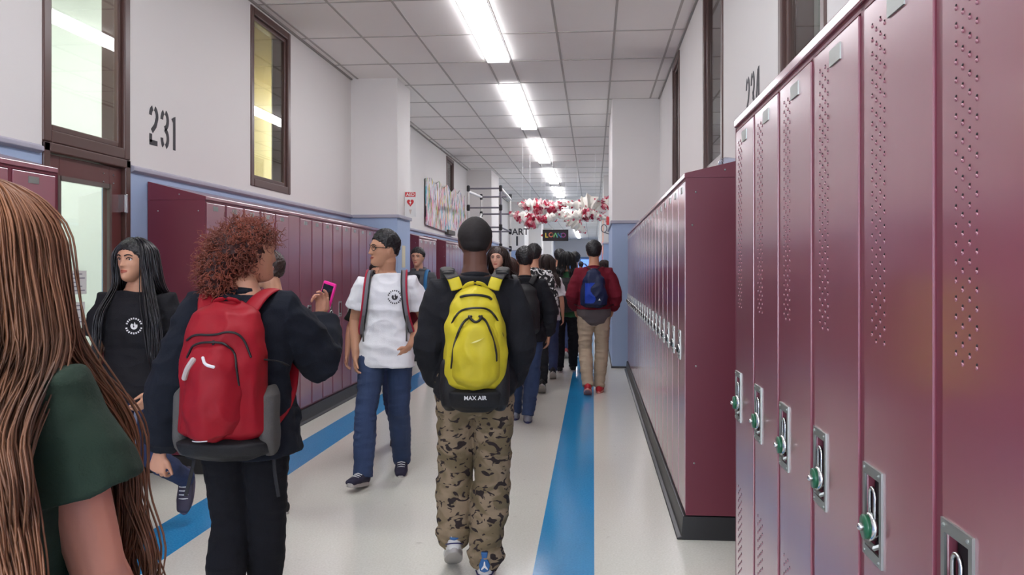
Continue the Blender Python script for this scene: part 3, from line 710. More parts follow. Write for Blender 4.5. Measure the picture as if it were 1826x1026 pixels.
#%%PEOPLE
# ---------------------------------------------------------------- people
SK_TAN, SK_DARK, SK_LIGHT, SK_MED = (196, 148, 122), (92, 60, 48), (226, 176, 152), (206, 158, 132)
def skin(c): return mat('skin_%d' % c[0], c, 0.5, bump=0.04, bscale=120, spec=0.35)
def cloth(name, c, rough=0.85, bump=0.25, bscale=220, var=0.06, sheen=0.0): return mat(name, c, rough, bump=bump, bscale=bscale, var=var, vscale=5, spec=0.25, sheen=sheen)
BLACKC = cloth('black_cotton', (30, 31, 36), sheen=0.0)
def smooth01(t): t = max(0.0, min(1.0, t)); return t * t * (3 - 2 * t)
def lerpk(keys, x):
    if x <= keys[0][0]: return keys[0][1]
    for (a, va), (b_, vb) in zip(keys, keys[1:]):
        if x <= b_: return va + (vb - va) * smooth01((x - a) / (b_ - a))
    return keys[-1][1]
def head_point(d, t=0.0):
    """surface point of the head for the unit direction d (x right, y front, z up), head centre at the origin; t = offset"""
    sx, sy, sz = d
    x, y, z = 0.078 * sx, 0.098 * sy, 0.118 * sz
    if sz > 0: bl = 1 + 0.44 * sz * (1 - sz); x *= bl; y *= bl
    low = smooth01(-sz / 0.95)
    x *= 1 - 0.34 * low
    if sy < 0: y *= 1 - 0.42 * smooth01((-sz - 0.15) / 0.8)
    y += 0.050 * smooth01((-sz - 0.25) / 0.75) * (0.5 + 0.5 * smooth01((sy + 0.3) / 0.6))
    if sy > 0:
        w = smooth01(sy / 0.45)
        G2 = lambda u, a: math.exp(-(u / a) ** 2)
        y -= w * 0.010 * G2(abs(x) - 0.031, 0.015) * G2(z - 0.012, 0.013)
        y += w * 0.004 * G2(z - 0.034, 0.011)
        nz = 0.0
        if z > -0.026: nz = max(0.0, 1 - (z + 0.026) / 0.052) ** 0.8 if z < 0.026 else 0.0
        else: nz = max(0.0, 1 - (-0.026 - z) / 0.011)
        y += w * 0.030 * nz * G2(x, 0.0120)
        y += w * 0.005 * G2(abs(x) - 0.012, 0.006) * G2(z + 0.029, 0.008)
        y += w * 0.007 * G2(x, 0.020) * (G2(z + 0.050, 0.0065) + G2(z + 0.064, 0.0065))
        y += w * 0.007 * G2(x, 0.018) * G2(z + 0.094, 0.014)
        y += w * 0.004 * G2(abs(x) - 0.042, 0.02) * G2(z + 0.02, 0.02)
    p = V((x, y, z))
    if t: p += V((sx / 0.076, sy / 0.098, sz / 0.118)).normalized() * t
    return p
def head_grid(mb, fn, M, nlon=64, nlat=44):
    vs_ = []; fs = []
    for i in range(1, nlat):
        p = math.pi * i / nlat
        for j in range(nlon):
            q = 2 * math.pi * j / nlon
            vs_.append(M @ fn((math.sin(p) * math.sin(q), math.sin(p) * math.cos(q), math.cos(p))))
    for i in range(nlat - 2):
        for j in range(nlon):
            a = i * nlon + j; b_ = i * nlon + (j + 1) % nlon
            fs.append((a, b_, b_ + nlon, a + nlon))
    n = len(vs_); vs_ += [M @ fn((0, 0, 1)), M @ fn((0, 0, -1))]
    for j in range(nlon):
        fs.append((n, (j + 1) % nlon, j)); a = (nlat - 2) * nlon
        fs.append((n + 1, a + j, a + (j + 1) % nlon))
    mb.add(vs_, fs)
def hand(mb, w, d, n, t, k=1.0, curl=0.5, thumb=0.5, curls=None):
    """palm, five bent fingers; w wrist, d towards the fingers, n the way the palm faces, t the thumb side"""
    d = V(d).normalized(); n = V(n); n = (n - d * n.dot(d)).normalized(); t = V(t); t = (t - d * t.dot(d) - n * t.dot(n)).normalized()
    w = V(w)
    mb.tube([w - d * 0.01 * k, w + d * 0.03 * k, w + d * 0.07 * k, w + d * 0.094 * k], [(0.025 * k, 0.019 * k), (0.036 * k, 0.018 * k), (0.043 * k, 0.016 * k), (0.041 * k, 0.012 * k)], 12, side=t)
    L_ = (0.072, 0.083, 0.078, 0.060)
    for i in range(4):
        off = (1.5 - i) * 0.0222 * k
        p = w + d * (0.088 - abs(i - 1.2) * 0.003) * k + t * off
        c = (curls[i] if curls else curl) * (0.9 + 0.12 * i)
        pts = [p - d * 0.02 * k, p]; ang = 0
        for j, f in enumerate((0.46, 0.31, 0.23)):
            ang += c * (0.75, 0.95, 0.7)[j]
            dd = d * math.cos(ang) + n * math.sin(ang) + t * (off / k) * 0.9
            p = p + dd.normalized() * L_[i] * f * k; pts.append(p)
        mb.tube(pts, [0.0088 * k, 0.0092 * k, 0.0084 * k, 0.0078 * k, 0.0066 * k], 8, side=t)
    p = w + d * 0.022 * k + t * 0.026 * k
    a = 0.9 - thumb * 0.5
    d1 = (d * math.cos(a) + t * math.sin(a) + n * 0.35 * thumb).normalized(); d2 = (d1 + d * 0.5 + n * 0.5 * thumb - t * 0.3 * thumb).normalized()
    mb.tube([p - t * 0.012 * k, p + d1 * 0.035 * k, p + d1 * 0.035 * k + d2 * 0.03 * k, p + d1 * 0.035 * k + d2 * 0.055 * k], [0.014 * k, 0.0115 * k, 0.0095 * k, 0.0075 * k], 8)

DEF = dict(head=(0, 0.025, 1.632), neck=(0, -0.015, 1.475), shR=(0.172, -0.015, 1.385), shL=(-0.172, -0.015, 1.385),
           elR=(0.225, -0.04, 1.11), elL=(-0.225, -0.04, 1.11), wrR=(0.24, 0.05, 0.87), wrL=(-0.24, 0.05, 0.87),
           hiR=(0.092, 0, 0.92), hiL=(-0.092, 0, 0.92), knR=(0.10, 0.02, 0.50), knL=(-0.10, 0.02, 0.50),
           anR=(0.10, -0.02, 0.085), anL=(-0.10, -0.02, 0.085))
TORSO = [(0.845, 0.115, 0.09), (0.90, 0.160, 0.108), (0.96, 0.168, 0.112), (1.05, 0.146, 0.100), (1.13, 0.142, 0.098), (1.22, 0.156, 0.110), (1.31, 0.166, 0.113), (1.36, 0.160, 0.100), (1.41, 0.125, 0.082), (1.45, 0.082, 0.066), (1.485, 0.060, 0.056)]
def face_parts_(s): return s.fp
class Person:
    def __init__(s, label, pos, face, H, J=None, sk=SK_TAN, wide=1.0, head_yaw=0, head_pitch=0, head_roll=0, vox=0.007, seed=0, foot=None, arms=None, face_parts=True, female=False, armk=1.0):
        s.armk = armk
        s.J = {k: V(v) for k, v in DEF.items()}
        for k, v in (J or {}).items(): s.J[k] = V(v)
        s.k = H / 1.75; s.H = H; s.vox = vox; s.seed = seed; s.fp = face_parts and vox < 0.01; s.wide = wide; s.skc = sk
        s.root = empty('person', label, 'person', pos, -R(face))
        s.root.scale = (s.k, s.k, s.k)
        s.foot = dict(R=(0, 0), L=(0, 0)); s.foot.update(foot or {})       # (pitch: toe down +, yaw out +)
        s.HM = Matrix.Translation(s.J['head']) @ Euler((R(head_pitch), R(head_roll), -R(head_yaw)), 'ZYX').to_matrix().to_4x4()
        s.HM = Matrix.Translation(s.J['head']) @ Matrix.Rotation(-R(head_yaw), 4, 'Z') @ Matrix.Rotation(R(head_roll), 4, 'Y') @ Matrix.Rotation(R(head_pitch), 4, 'X')
        s.arms = arms or {}
        s.body(female)
        if face_parts: s.features(female)
    def spine(s, z):
        t = (z - 0.92) / (1.475 - 0.92); hp = (s.J['hiR'] + s.J['hiL']) / 2; nk = s.J['neck']
        p = hp.lerp(nk, t); return V((p.x, p.y, z + (nk.z - 1.475) * max(0, min(1, t))))
    def torso(s, mb, grow=0.0, z0=0.84, z1=1.49, extra=None, gd=0.0, cap=True):
        sd = (s.J['shR'] - s.J['shL']).normalized()
        pts = []; rad = []
        zs = sorted({z0, z1} | {q[0] for q in TORSO if z0 < q[0] < z1})
        for z in zs:
            hw = lerpk([(q[0], q[1]) for q in TORSO], z); hd = lerpk([(q[0], q[2]) for q in TORSO], z)
            if z < 0.9 and z0 < 0.84: hw = 0.165; hd = 0.115
            g = extra(z) if extra else 0
            pts.append(s.spine(z)); rad.append((hw * s.wide + grow + g, hd * (0.4 + 0.6 * s.wide) + grow + g + gd))
        mb.tube(pts, rad, 28, side=sd, expo=2.4, cap=cap)
    def body(s, female):
        J = s.J; m = MB()
        head_grid(m, lambda d: head_point(d), s.HM)
        for sx in (-1, 1):      # ears
            c = s.HM @ V((sx * 0.074, -0.008, -0.004))
            Mr = s.HM.to_3x3() @ Matrix.Rotation(sx * -0.35, 3, 'Z')
            m.ball(c, (0.007, 0.019, 0.031), 10, 8, M=Mr)
            c = s.HM @ V((sx * 0.078, -0.014, 0.006)); m.ball(c, (0.006, 0.014, 0.02), 10, 8, M=Mr)
        nb = s.HM @ V((0, -0.025, -0.07))
        r = 0.047 if female else 0.057
        m.tube([J['neck'] - V((0, 0, 0.06)), J['neck'] + V((0, 0, 0.01)), nb, s.HM @ V((0, -0.015, -0.02))], [r * 1.25, r * 1.04, r, r * 0.95], 16)
        s.torso(m)
        for q in 'RL':
            sh, el, wr = J['sh' + q], J['el' + q], J['wr' + q]
            inn = s.spine(1.39).lerp(sh, 0.45)
            f = (0.86 if female else 1.0) * s.armk
            m.tube([inn, sh, sh.lerp(el, 0.35), el, el.lerp(wr, 0.3), wr.lerp(el, 0.15), wr], [0.062 * f, 0.056 * f, 0.048 * f, 0.039 * f, 0.042 * f, 0.029 * f, 0.026 * f], 14)
            a = s.arms.get(q, {})
            d = (wr - el).normalized(); sx = 1 if q == 'R' else -1
            hand(m, wr, V(a.get('d', d)), V(a.get('n', (-sx, 0, 0))), V(a.get('t', (0, 1, 0.2))), 1.0 if not female else 0.93, a.get('curl', 0.45), a.get('thumb', 0.5), a.get('curls'))
            hi, kn, an = J['hi' + q], J['kn' + q], J['an' + q]
            m.tube([hi + V((0, 0, 0.0)), hi.lerp(kn, 0.3), hi.lerp(kn, 0.7), kn, kn.lerp(an, 0.3), kn.lerp(an, 0.75), an], [0.088, 0.082, 0.064, 0.054, 0.056, 0.038, 0.036], 16)
            F = s.footM(q)
            m.tube([F @ V((0, -0.03, 0.03)), F @ V((0, 0.05, 0.035)), F @ V((0, 0.13, 0.022)), F @ V((0, 0.18, 0.016))], [(0.028, 0.028), (0.035, 0.032), (0.038, 0.02), (0.03, 0.012)], 12, side=F.to_3x3() @ V((1, 0, 0)))
        me = fuse(m, s.vox * (0.8 if face_parts_(s) else 1) / s.k, 1)
        me.materials.append(skin(s.skc)); s.bodyo = link('body', me, None, s.root)
    def footM(s, q):
        p, y = s.foot[q]; sx = 1 if q == 'R' else -1
        M = Matrix.Translation(s.J['an' + q]) @ Matrix.Rotation(-R(y) * sx, 4, 'Z') @ Matrix.Rotation(-R(p), 4, 'X') @ Matrix.Translation((0, 0, -0.085))
        return M
    def features(s, female):
        def ys(x, z):
            d = [x / 0.078, 0.9, z / 0.118]
            for _ in range(8):
                d[1] = math.sqrt(max(0.01, 1 - d[0] ** 2 - d[2] ** 2)); q = head_point(d); d[0] += (x - q.x) / 0.08; d[2] += (z - q.z) / 0.118
            return q.y
        M = s.HM; dk = mat('eye_dark', (30, 20, 18), 0.2); wh = mat('eye_white', (225, 220, 215), 0.25)
        for sx in (-1, 1):
            e = MB(); c = V((sx * 0.031, ys(0.031, 0.012) - 0.0085, 0.012)); e.ball(M @ c, 0.0125, 14, 10); eo = e.build('eye', wh, s.bodyo, smooth=True)
            i = MB(); i.ball(M @ (c + V((0, 0.0085, 0))), (0.0062, 0.005, 0.0062), 10, 8, M=M.to_3x3()); i.build('iris', dk, eo, smooth=True)
            br = MB(); br.tube([M @ (V((sx * x, ys(x, z) + 0.001, z))) for x, z in ((0.013, 0.031), (0.026, 0.037), (0.038, 0.037), (0.050, 0.030))], [(0.003, 0.0035), (0.004, 0.004), (0.0035, 0.0035), (0.002, 0.002)], 8)
            br.build('eyebrow', mat('brow_hair', (34, 26, 24), 0.8), s.bodyo)
            li = MB(); li.tube([M @ V((sx * x, ys(x, z) + 0.0012 + 0.003 * (1 - abs(x - 0.032) / 0.014), z)) for x, z in ((0.018, 0.013), (0.024, 0.0195), (0.032, 0.0215), (0.040, 0.0185), (0.046, 0.013))], 0.0022, 6)
            li.build('eyelid', mat('lash', (40, 26, 24), 0.7), s.bodyo)
        lp = MB(); lc = tuple(int(c * f) for c, f in zip(s.skc, (0.86, 0.62, 0.62)))
        ml = mat('lips_%d' % s.skc[0], lc, 0.4)
        for z, r in ((-0.0505, 0.0045), (-0.0615, 0.0052)):
            lp.tube([M @ V((x, ys(x, z) - 0.0005, z + (-abs(x) * 0.10 if z > -0.055 else abs(x) * 0.18))) for x in (-0.021, -0.012, 0, 0.012, 0.021)], [(r * 0.4), r * 0.9, r, r * 0.9, r * 0.4], 8)
        lp.build('lips', ml, s.bodyo, smooth=True)
    # ------------------------------------------------ clothing
    def top(s, name, m, sleeve='long', fit=0.016, hem=0.86, fold=0.006, cuff=0.0, collar=None, flare=0.0, hood=False, srad=0.0, z1=1.462, vox=None, jacket=False):
        J = s.J; b_ = MB()
        s.torso(b_, fit, hem, z1, extra=lambda z: flare * smooth01((1.12 - z) / 0.25) + (0.010 if z > 1.43 else 0) + (0.012 * smooth01((1.02 - z) / 0.1) if hem < 0.9 else 0), gd=0.004, cap=False)
        b_.ball(s.spine(z1) - V((0, 0, 0.012)), (0.078, 0.068, 0.03), 16, 8)
        for q in 'RL':
            sh, el, wr = J['sh' + q], J['el' + q], J['wr' + q]
            inn = s.spine(1.365).lerp(sh, 0.4)
            g = fit + srad
            if sleeve == 'long':
                we = wr.lerp(el, cuff)
                b_.tube([inn, sh, sh.lerp(el, 0.35), el, el.lerp(we, 0.35), el.lerp(we, 0.85), we], [0.060 + fit, 0.052 + g * 0.8, 0.050 + g, 0.047 + g, 0.045 + g, 0.034 + g, 0.028 + g * 0.5], 18, cap=False); b_.ball(inn, 0.05 + fit, 14, 10)
            else:
                we = sh.lerp(el, sleeve)
                b_.tube([inn, sh, sh.lerp(we, 0.5), we], [0.058 + fit, 0.052 + g * 0.7, 0.056 + g * 0.8, 0.058 + g], 18, cap=False); b_.ball(inn, 0.05 + fit, 14, 10)
        me = fuse(b_, (vox or s.vox * 0.9) / s.k, 4, fold, (7, 7, 11), s.seed + 3.1)
        me.materials.append(m); o = link(name, me, None, s.root)
        if collar:
            c = MB(); nk = J['neck']; sd = V((1, 0, 0)); r = 0.064
            c.tube([nk + V((r * 1.05 * math.cos(a), r * math.sin(a) + 0.004, -0.018 + 0.012 * (-math.sin(a)) + 0.002)) for a in [2 * math.pi * i / 24 for i in range(25)]], (collar, collar * 1.3), 8, cap=False)
            c.build('collar', m, o, smooth=True)
        if cuff or hood:
            pass
        if hood:
            h = MB(); nk = J['neck']
            h.tube([nk + V((0.085 * math.cos(a), 0.075 * math.sin(a) - 0.01 - 0.02 * max(0, -math.sin(a)), -0.005 + 0.02 * max(0, -math.sin(a)))) for a in [R(-245 + i * 310 / 20) for i in range(21)]], [(0.03, 0.026)] * 21, 10)
            h.tube([nk + V((x, -0.115 - 0.0 * abs(x), -0.03)) for x in (-0.1, -0.05, 0, 0.05, 0.1)], [(0.02, 0.02), (0.035, 0.05), (0.035, 0.06), (0.035, 0.05), (0.02, 0.02)], 10, side=(0, 1, 0))
            hm = fuse(h, 0.006, 4, 0.004, (12, 12, 12), s.seed); hm.materials.append(m); link('hood', hm, None, o)
        return o
    def bottoms(s, name, m, fit=0.014, cuff=0.06, fold=0.007, flare=0.0, baggy=0.0, fsc=(6, 6, 16), cuffroll=False, top=0.99):
        J = s.J; b_ = MB()
        s.torso(b_, 0.012, 0.85, top)
        for q in 'RL':
            hi, kn, an = J['hi' + q], J['kn' + q], J['an' + q]
            d = (kn - an).normalized(); an2 = an + d * (cuff - 0.075)
            g = fit
            b_.tube([hi + V((0, 0, 0.02)), hi.lerp(kn, 0.25), hi.lerp(kn, 0.65), kn, kn.lerp(an2, 0.4), kn.lerp(an2, 0.8), an2], [0.090 + g, 0.086 + g, 0.070 + g + baggy * 0.4, 0.060 + g + baggy * 0.7, 0.058 + g + baggy + flare * 0.3, 0.046 + g + baggy + flare * 0.7, 0.044 + g + baggy + flare], 20, cap=False); b_.ball(hi, 0.088 + g, 14, 10)
        me = fuse(b_, s.vox * 0.9 / s.k, 3, fold, fsc, s.seed + 9.7)
        me.materials.append(m); o = link(name, me, None, s.root)
        if cuffroll:
            for q in 'RL':
                d = (J['kn' + q] - J['an' + q]).normalized(); p = J['an' + q] + d * (cuff - 0.05); c = MB()
                c.tube([p + d * 0.03, p + d * 0.012, p - d * 0.004, p - d * 0.02], [0.046 + fit + baggy, 0.056 + fit + baggy, 0.058 + fit + baggy, 0.044 + fit + baggy], 18)
                cm = fuse(c, 0.006, 3, 0.008, (14, 14, 24), s.seed + len(q)); cm.materials.append(m); link('cuff', cm, None, o)
        return o
    def shoes(s, m, sole=None, high=False, lace=None):
        sole = sole or M_white
        for q in 'RL':
            F = s.footM(q); sd = F.to_3x3() @ V((1, 0, 0))
            b_ = MB()
            P_ = lambda y, z: F @ V((0, y, z))
            b_.tube([P_(-0.055, 0.045), P_(-0.02, 0.05), P_(0.05, 0.048), P_(0.12, 0.036), P_(0.185, 0.03)], [(0.034, 0.040), (0.041, 0.046), (0.045, 0.043), (0.050, 0.030), (0.040, 0.022)], 18, side=sd)
            b_.tube([P_(-0.018, 0.04), P_(-0.012, 0.125 if high else 0.09)], [(0.042, 0.05), (0.040, 0.050)], 16, side=sd)
            me = fuse(b_, 0.006, 3); me.materials.append(m); o = link('shoe', me, None, s.root)
            out = []
            for i in range(28):
                a = 2 * math.pi * i / 28; y = math.sin(a); x = math.cos(a)
                out.append((x * (0.045 + 0.008 * max(0, y)), 0.066 + 0.142 * y))
            sb = MB(); sb.prism(out, 'z', -0.0, 0.026); sb.v = [tuple(F @ V(v)) for v in sb.v]
            sb.build('sole', sole, o, bevel=0.004)
            if lace:
                l = MB()
                for i in range(4):
                    y = 0.055 + i * 0.022; z = 0.094 - i * 0.009
                    l.tube([F @ V((-0.026, y, z - 0.008)), F @ V((0, y + 0.004, z + 0.001)), F @ V((0.026, y, z - 0.008))], 0.0035, 6)
                l.build('laces', lace, o)
    # ------------------------------------------------ hair
    def cap(s, m, keys, thick=0.016, tex=0.003, lift=0.0, freq=60, back=0.0):
        """close-fitting hair: keys = hairline height (z of the unit direction) against the angle from the front"""
        def fn(d):
            az = math.degrees(math.atan2(abs(d[0]), d[1]))
            hl = lerpk(keys, az) + 0.05 * noise.noise(V(d) * 9 + V((s.seed, 2, 0))) + 0.03 * noise.noise(V(d) * 30)
            k = smooth01((d[2] - hl) / 0.06)
            k2 = smooth01((d[2] - lerpk(keys, az)) / 0.55) * 0.75 + 0.25
            t = -0.010 + 0.0115 * k + (thick + lift * smooth01(d[2]) + back * smooth01(-d[1])) * k2 * k
            p = head_point(d, t)
            if k > 0.2: p += V(d) * tex * noise.noise(V(d) * freq * 0.15 + V((s.seed, 0, 0))) + V(d) * tex * 0.8 * noise.noise(V(d) * freq + V((s.seed, 0, 0)))
            return p
        b_ = MB(); head_grid(b_, fn, s.HM, 96, 64)
        return b_.build('hair', m, s.root, smooth=True)
    def strands(s, m, paths, r=0.003, parent=None, name='hair_strands'):
        b_ = MB()
        for p in paths: b_.tube(p, [r * (0.9 if i else 0.6) * (1.0 if i < len(p) - 3 else 0.55) for i in range(len(p))], 4, cap=False)
        return b_.build(name, m, parent or s.root, smooth=True)
    def W(s, p): return V(p)
    # ------------------------------------------------ backpack worn on the back
    def pack_root(s, label, name='backpack', z=0.8):
        M = s.root.matrix_basis @ Matrix.Translation((0, -0.2, z))
        e = empty(name, label, 'backpack'); e.matrix_basis = M
        s.po = V((0, -0.2, z)); return e

SHORT = [(0, 0.50), (35, 0.48), (60, 0.34), (78, 0.02), (92, 0.05), (105, 0.02), (130, -0.42), (180, -0.52)]
HAIRB = mat('black_hair', (20, 18, 20), 0.42, bump=0.6, bscale=90, spec=0.5)
HAIRD = mat('dark_brown_hair', (48, 32, 28), 0.45, bump=0.5, bscale=90)

class Pack:
    """rounded bag as stacked rounded sections; levels = (z, half width, depth) in the wearer's space, y0 = where it meets the back"""
    def __init__(s, levels, y0, xc=0.0, lean=0.0): s.l = levels; s.y0 = y0; s.xc = xc; s.lean = lean
    def at(s, z):
        return lerpk([(q[0], q[1]) for q in s.l], z), lerpk([(q[0], q[2]) for q in s.l], z)
    def c(s, z): return s.xc + s.lean * (z - s.l[0][0])
    def surf(s, x, z, off=0.0):
        hw, d = s.at(z); u = max(-0.999, min(0.999, (x - s.c(z)) / hw))
        return V((x, s.y0 - d * (0.35 + 0.65 * (1 - abs(u) ** 2.6) ** (1 / 2.6)) - off, z))
    def mesh(s, n=26, voxel=0.008, fold=0.004, seed=0, z0=None, z1=None, grow=0.0):
        z0 = s.l[0][0] if z0 is None else z0; z1 = s.l[-1][0] if z1 is None else z1
        m = MB(); pts, rad = [], []
        vs_ = []; N = 36
        for i in range(n + 1):
            z = z0 + (z1 - z0) * i / n; hw, d = s.at(z); hw += grow; d += grow
            e = min(1.0, min(z - z0, z1 - z) / 0.03 * 0.45 + 0.55)
            for j in range(N):
                a = 2 * math.pi * j / N; ca, sa = math.cos(a), math.sin(a)
                x = math.copysign(abs(ca) ** (2 / 2.6), ca) * hw * e
                y = math.copysign(abs(sa) ** (2 / 2.6), sa)
                y = -d * 0.35 - y * d * 0.65 * e if y > 0 else -d * 0.35 - y * d * 0.35
                vs_.append((s.c(z) + x, s.y0 + y, z))
        fs = [(i * N + j, i * N + (j + 1) % N, (i + 1) * N + (j + 1) % N, (i + 1) * N + j) for i in range(n) for j in range(N)]
        fs += [list(range(N))[::-1], [n * N + j for j in range(N)]]
        m.add(vs_, fs)
        return fuse(m, voxel, 3, fold, (9, 9, 6), seed)
def shift(me, d): me.transform(Matrix.Translation(-V(d))); return me
def strap(mb, pts, w=0.035, t=0.008):
    """flat band through pts; every point may carry its own width direction"""
    P_ = [V(p) for p in pts]
    # smooth the path
    for _ in range(2):
        q = [P_[0]]
        for a, b_ in zip(P_, P_[1:]): q += [a.lerp(b_, 0.25), a.lerp(b_, 0.75)]
        P_ = q + [P_[-1]]
    mb.tube(P_, [(w / 2, t / 2)] * len(P_), 10, side=(1, 0, 0))
def shoulder_straps(p, mats, y0=-0.15, zt=1.40, w=0.055, x=0.085, fit=0.03, low=1.0, parent=None, two=None):
    for sx in (-1, 1):
        b_ = MB(); nk = p.J['neck']; g = fit
        strap(b_, [(sx * 0.06, y0, zt), (sx * x, y0 + 0.02, zt + 0.045), (sx * (x + 0.02), -0.055, 1.462 + g * 0.6), (sx * (x + 0.028), 0.01, 1.462 + g * 0.6), (sx * (x + 0.035), 0.075 + g, 1.40), (sx * (x + 0.04), 0.105 + g, 1.30), (sx * (x + 0.055), 0.10 + g, 1.18), (sx * (x + 0.075), 0.02, 1.06), (sx * (x + 0.06), y0 + 0.02, low)], w, 0.012)
        b_.v = [tuple(V(v) - p.po) for v in b_.v]
        b_.build('shoulder_strap', mats, parent, smooth=True)
# ---------------------------------------------------------------- the people, nearest first
def camo_mat():
    m = mat('camo_cloth', (150, 132, 104), 0.9, bump=0.2, bscale=200); nt = m.node_tree; b_ = nt.nodes['Principled BSDF']; L = nt.links
    tc = nt.nodes.new('ShaderNodeTexCoord'); mp = nt.nodes.new('ShaderNodeMapping'); mp.inputs['Scale'].default_value = (0.8, 0.8, 1.25); mp.inputs['Rotation'].default_value = (0, R(28), 0); L.new(tc.outputs['Object'], mp.inputs[0])
    def nz(sc, det, lo, hi, ca, cb, loc):
        m2 = nt.nodes.new('ShaderNodeMapping'); m2.inputs['Location'].default_value = loc; L.new(mp.outputs[0], m2.inputs[0])
        n = nt.nodes.new('ShaderNodeTexNoise'); n.inputs['Scale'].default_value = sc; n.inputs['Detail'].default_value = det; n.inputs['Distortion'].default_value = 0.9; L.new(m2.outputs[0], n.inputs[0])
        cr = nt.nodes.new('ShaderNodeValToRGB'); cr.color_ramp.elements[0].position = lo; cr.color_ramp.elements[1].position = hi; cr.color_ramp.elements[0].color = ca; cr.color_ramp.elements[1].color = cb; L.new(n.outputs[0], cr.inputs[0]); return cr
    a = nz(7, 2, 0.45, 0.55, lin(116, 102, 76), lin(146, 128, 104), (0, 0, 0))
    b2 = nz(25, 1.5, 0.57, 0.60, (0, 0, 0, 1), (1, 1, 1, 1), (4, 2, 9))
    mx = nt.nodes.new('ShaderNodeMix'); mx.data_type = 'RGBA'; L.new(b2.outputs[0], mx.inputs[0]); L.new(a.outputs[0], mx.inputs[6]); mx.inputs[7].default_value = lin(44, 34, 34)
    L.new(mx.outputs[2], b_.inputs['Base Color']); return m
def jeans_mat(name, c): return mat(name, c, 0.8, bump=0.3, bscale=260, var=0.28, vscale=5, bstretch=(1, 1, 0.6))
JEAN = jeans_mat('blue_denim', (42, 60, 94)); DJEAN = jeans_mat('dark_denim', (40, 52, 88))
RUB = mat('grey_sole', (176, 172, 168), 0.5)
YEL = cloth('yellow_nylon', (204, 188, 48), 0.5, bump=0.3, bscale=14, var=0.10); RED = cloth('red_nylon', (152, 22, 36), 0.55, bump=0.3, bscale=14, var=0.12)
BLKN = cloth('black_nylon', (36, 36, 38), 0.55, bump=0.2); GRYN = cloth('grey_mesh', (88, 86, 84), 0.8); ZIP = mat('zip_black', (18, 18, 20), 0.45)
FADE = mat('faded_print', (226, 218, 130), 0.6); WPR = mat('white_print', (225, 225, 225), 0.6)

def zipline(b_, pk, pts, r=0.0045, off=0.004):
    P_ = [V(p) for p in pts]
    for _ in range(3):
        q = [P_[0]]
        for a, c in zip(P_, P_[1:]): q += [a.lerp(c, 0.25), a.lerp(c, 0.75)]
        P_ = q + [P_[-1]]
    b_.tube([pk.surf(p.x, p.y, off) for p in P_], r, 8)

# --- boy with the yellow backpack
p = Person('boy walking away in black sweatshirt and camouflage trousers, wearing the yellow backpack', at(847, 4.2), -8, 1.73, dict(
    elR=(0.222, -0.03, 1.12), elL=(-0.222, -0.03, 1.12), wrR=(0.185, 0.15, 0.92), wrL=(-0.185, 0.15, 0.92),
    hiR=(0.09, 0, 0.92), hiL=(-0.09, 0, 0.92), knR=(0.085, 0.03, 0.5), anR=(0.05, -0.04, 0.085), knL=(-0.095, 0.10, 0.52), anL=(-0.105, 0.04, 0.17)),
    SK_DARK, wide=1.08, foot=dict(L=(30, 3), R=(0, 4)), vox=0.006, seed=1)
p.top('sweatshirt', BLACKC, fit=0.018, hem=0.84, fold=0.009, srad=0.012, collar=0.012)
p.bottoms('trousers', camo_mat(), fit=0.014, baggy=0.022, fold=0.013, cuff=0.075, fsc=(6, 6, 13), cuffroll=True)
WHL = mat('white_leather', (222, 222, 220), 0.4, bump=0.05); BLU = mat('blue_heel', (28, 92, 150), 0.4); NAVY = mat('navy_trim', (34, 34, 90), 0.4)
p.shoes(WHL, RUB, high=True)
for q in 'RL':
    F = p.footM(q); T = lambda mb: (setattr(mb, 'v', [tuple(F @ V(v)) for v in mb.v]), mb)[1]
    par = [o for o in p.root.children if o.name.startswith('shoe')][0 if q == 'R' else 1]
    o1 = [(-0.016, 0.150), (0.016, 0.150), (0.013, 0.125), (0.027, 0.088), (0.020, 0.062), (0, 0.055), (-0.020, 0.062), (-0.027, 0.088), (-0.013, 0.125)]
    h = MB().prism(o1, 'y', -0.088, -0.05); T(h).build('heel_tab', BLU, par, bevel=0.003)
    h = MB().prism([(-0.002, 0.108), (0.003, 0.108), (0.005, 0.09), (0.017, 0.073), (0.015, 0.069), (0.001, 0.08), (-0.013, 0.068), (-0.016, 0.072), (-0.004, 0.09)], 'y', -0.091, -0.086); T(h).build('emblem', WPR, par)
    h = MB(); h.tube([(-0.044, -0.03, 0.046), (-0.035, -0.068, 0.042), (-0.016, -0.089, 0.040), (0.016, -0.089, 0.040), (0.035, -0.068, 0.042), (0.044, -0.03, 0.046)], 0.0035, 6); T(h).build('trim_line', NAVY, par)
p.cap(mat('cropped_hair', (26, 20, 20), 0.8), SHORT, thick=0.004, tex=0.0012)
# his backpack
B = p.pack_root('bright yellow backpack with black base and side pockets on the boy in camouflage trousers')
zz = lambda py: (1.48 - (py - 480) / 392) / p.k
xx = lambda px: (px - 849) / 392 / p.k
pk = Pack([(zz(738), xx(897), 0.12), (zz(700), xx(903), 0.16), (zz(640), xx(908), 0.18), (zz(590), xx(904), 0.18), (zz(550), xx(893), 0.15), (zz(525), xx(884), 0.12), (zz(512), xx(876), 0.09)], -0.125)
off = p.po
def padd(me, m, name, par, e=None): shift(me, off); me.materials.append(m); return link(name, me, None, par)
def madd(mb, m, name, par, **kw): mb.v = [tuple(V(v) - off) for v in mb.v]; return mb.build(name, m, par, **kw)
body = padd(pk.mesh(seed=2, fold=0.011, z0=zz(700)), YEL, 'main_compartment', B)
# base panel: black, rising at the sides
padd(pk.mesh(voxel=0.007, z0=zz(739), z1=zz(688), grow=0.004, fold=0.002), BLKN, 'base', B)
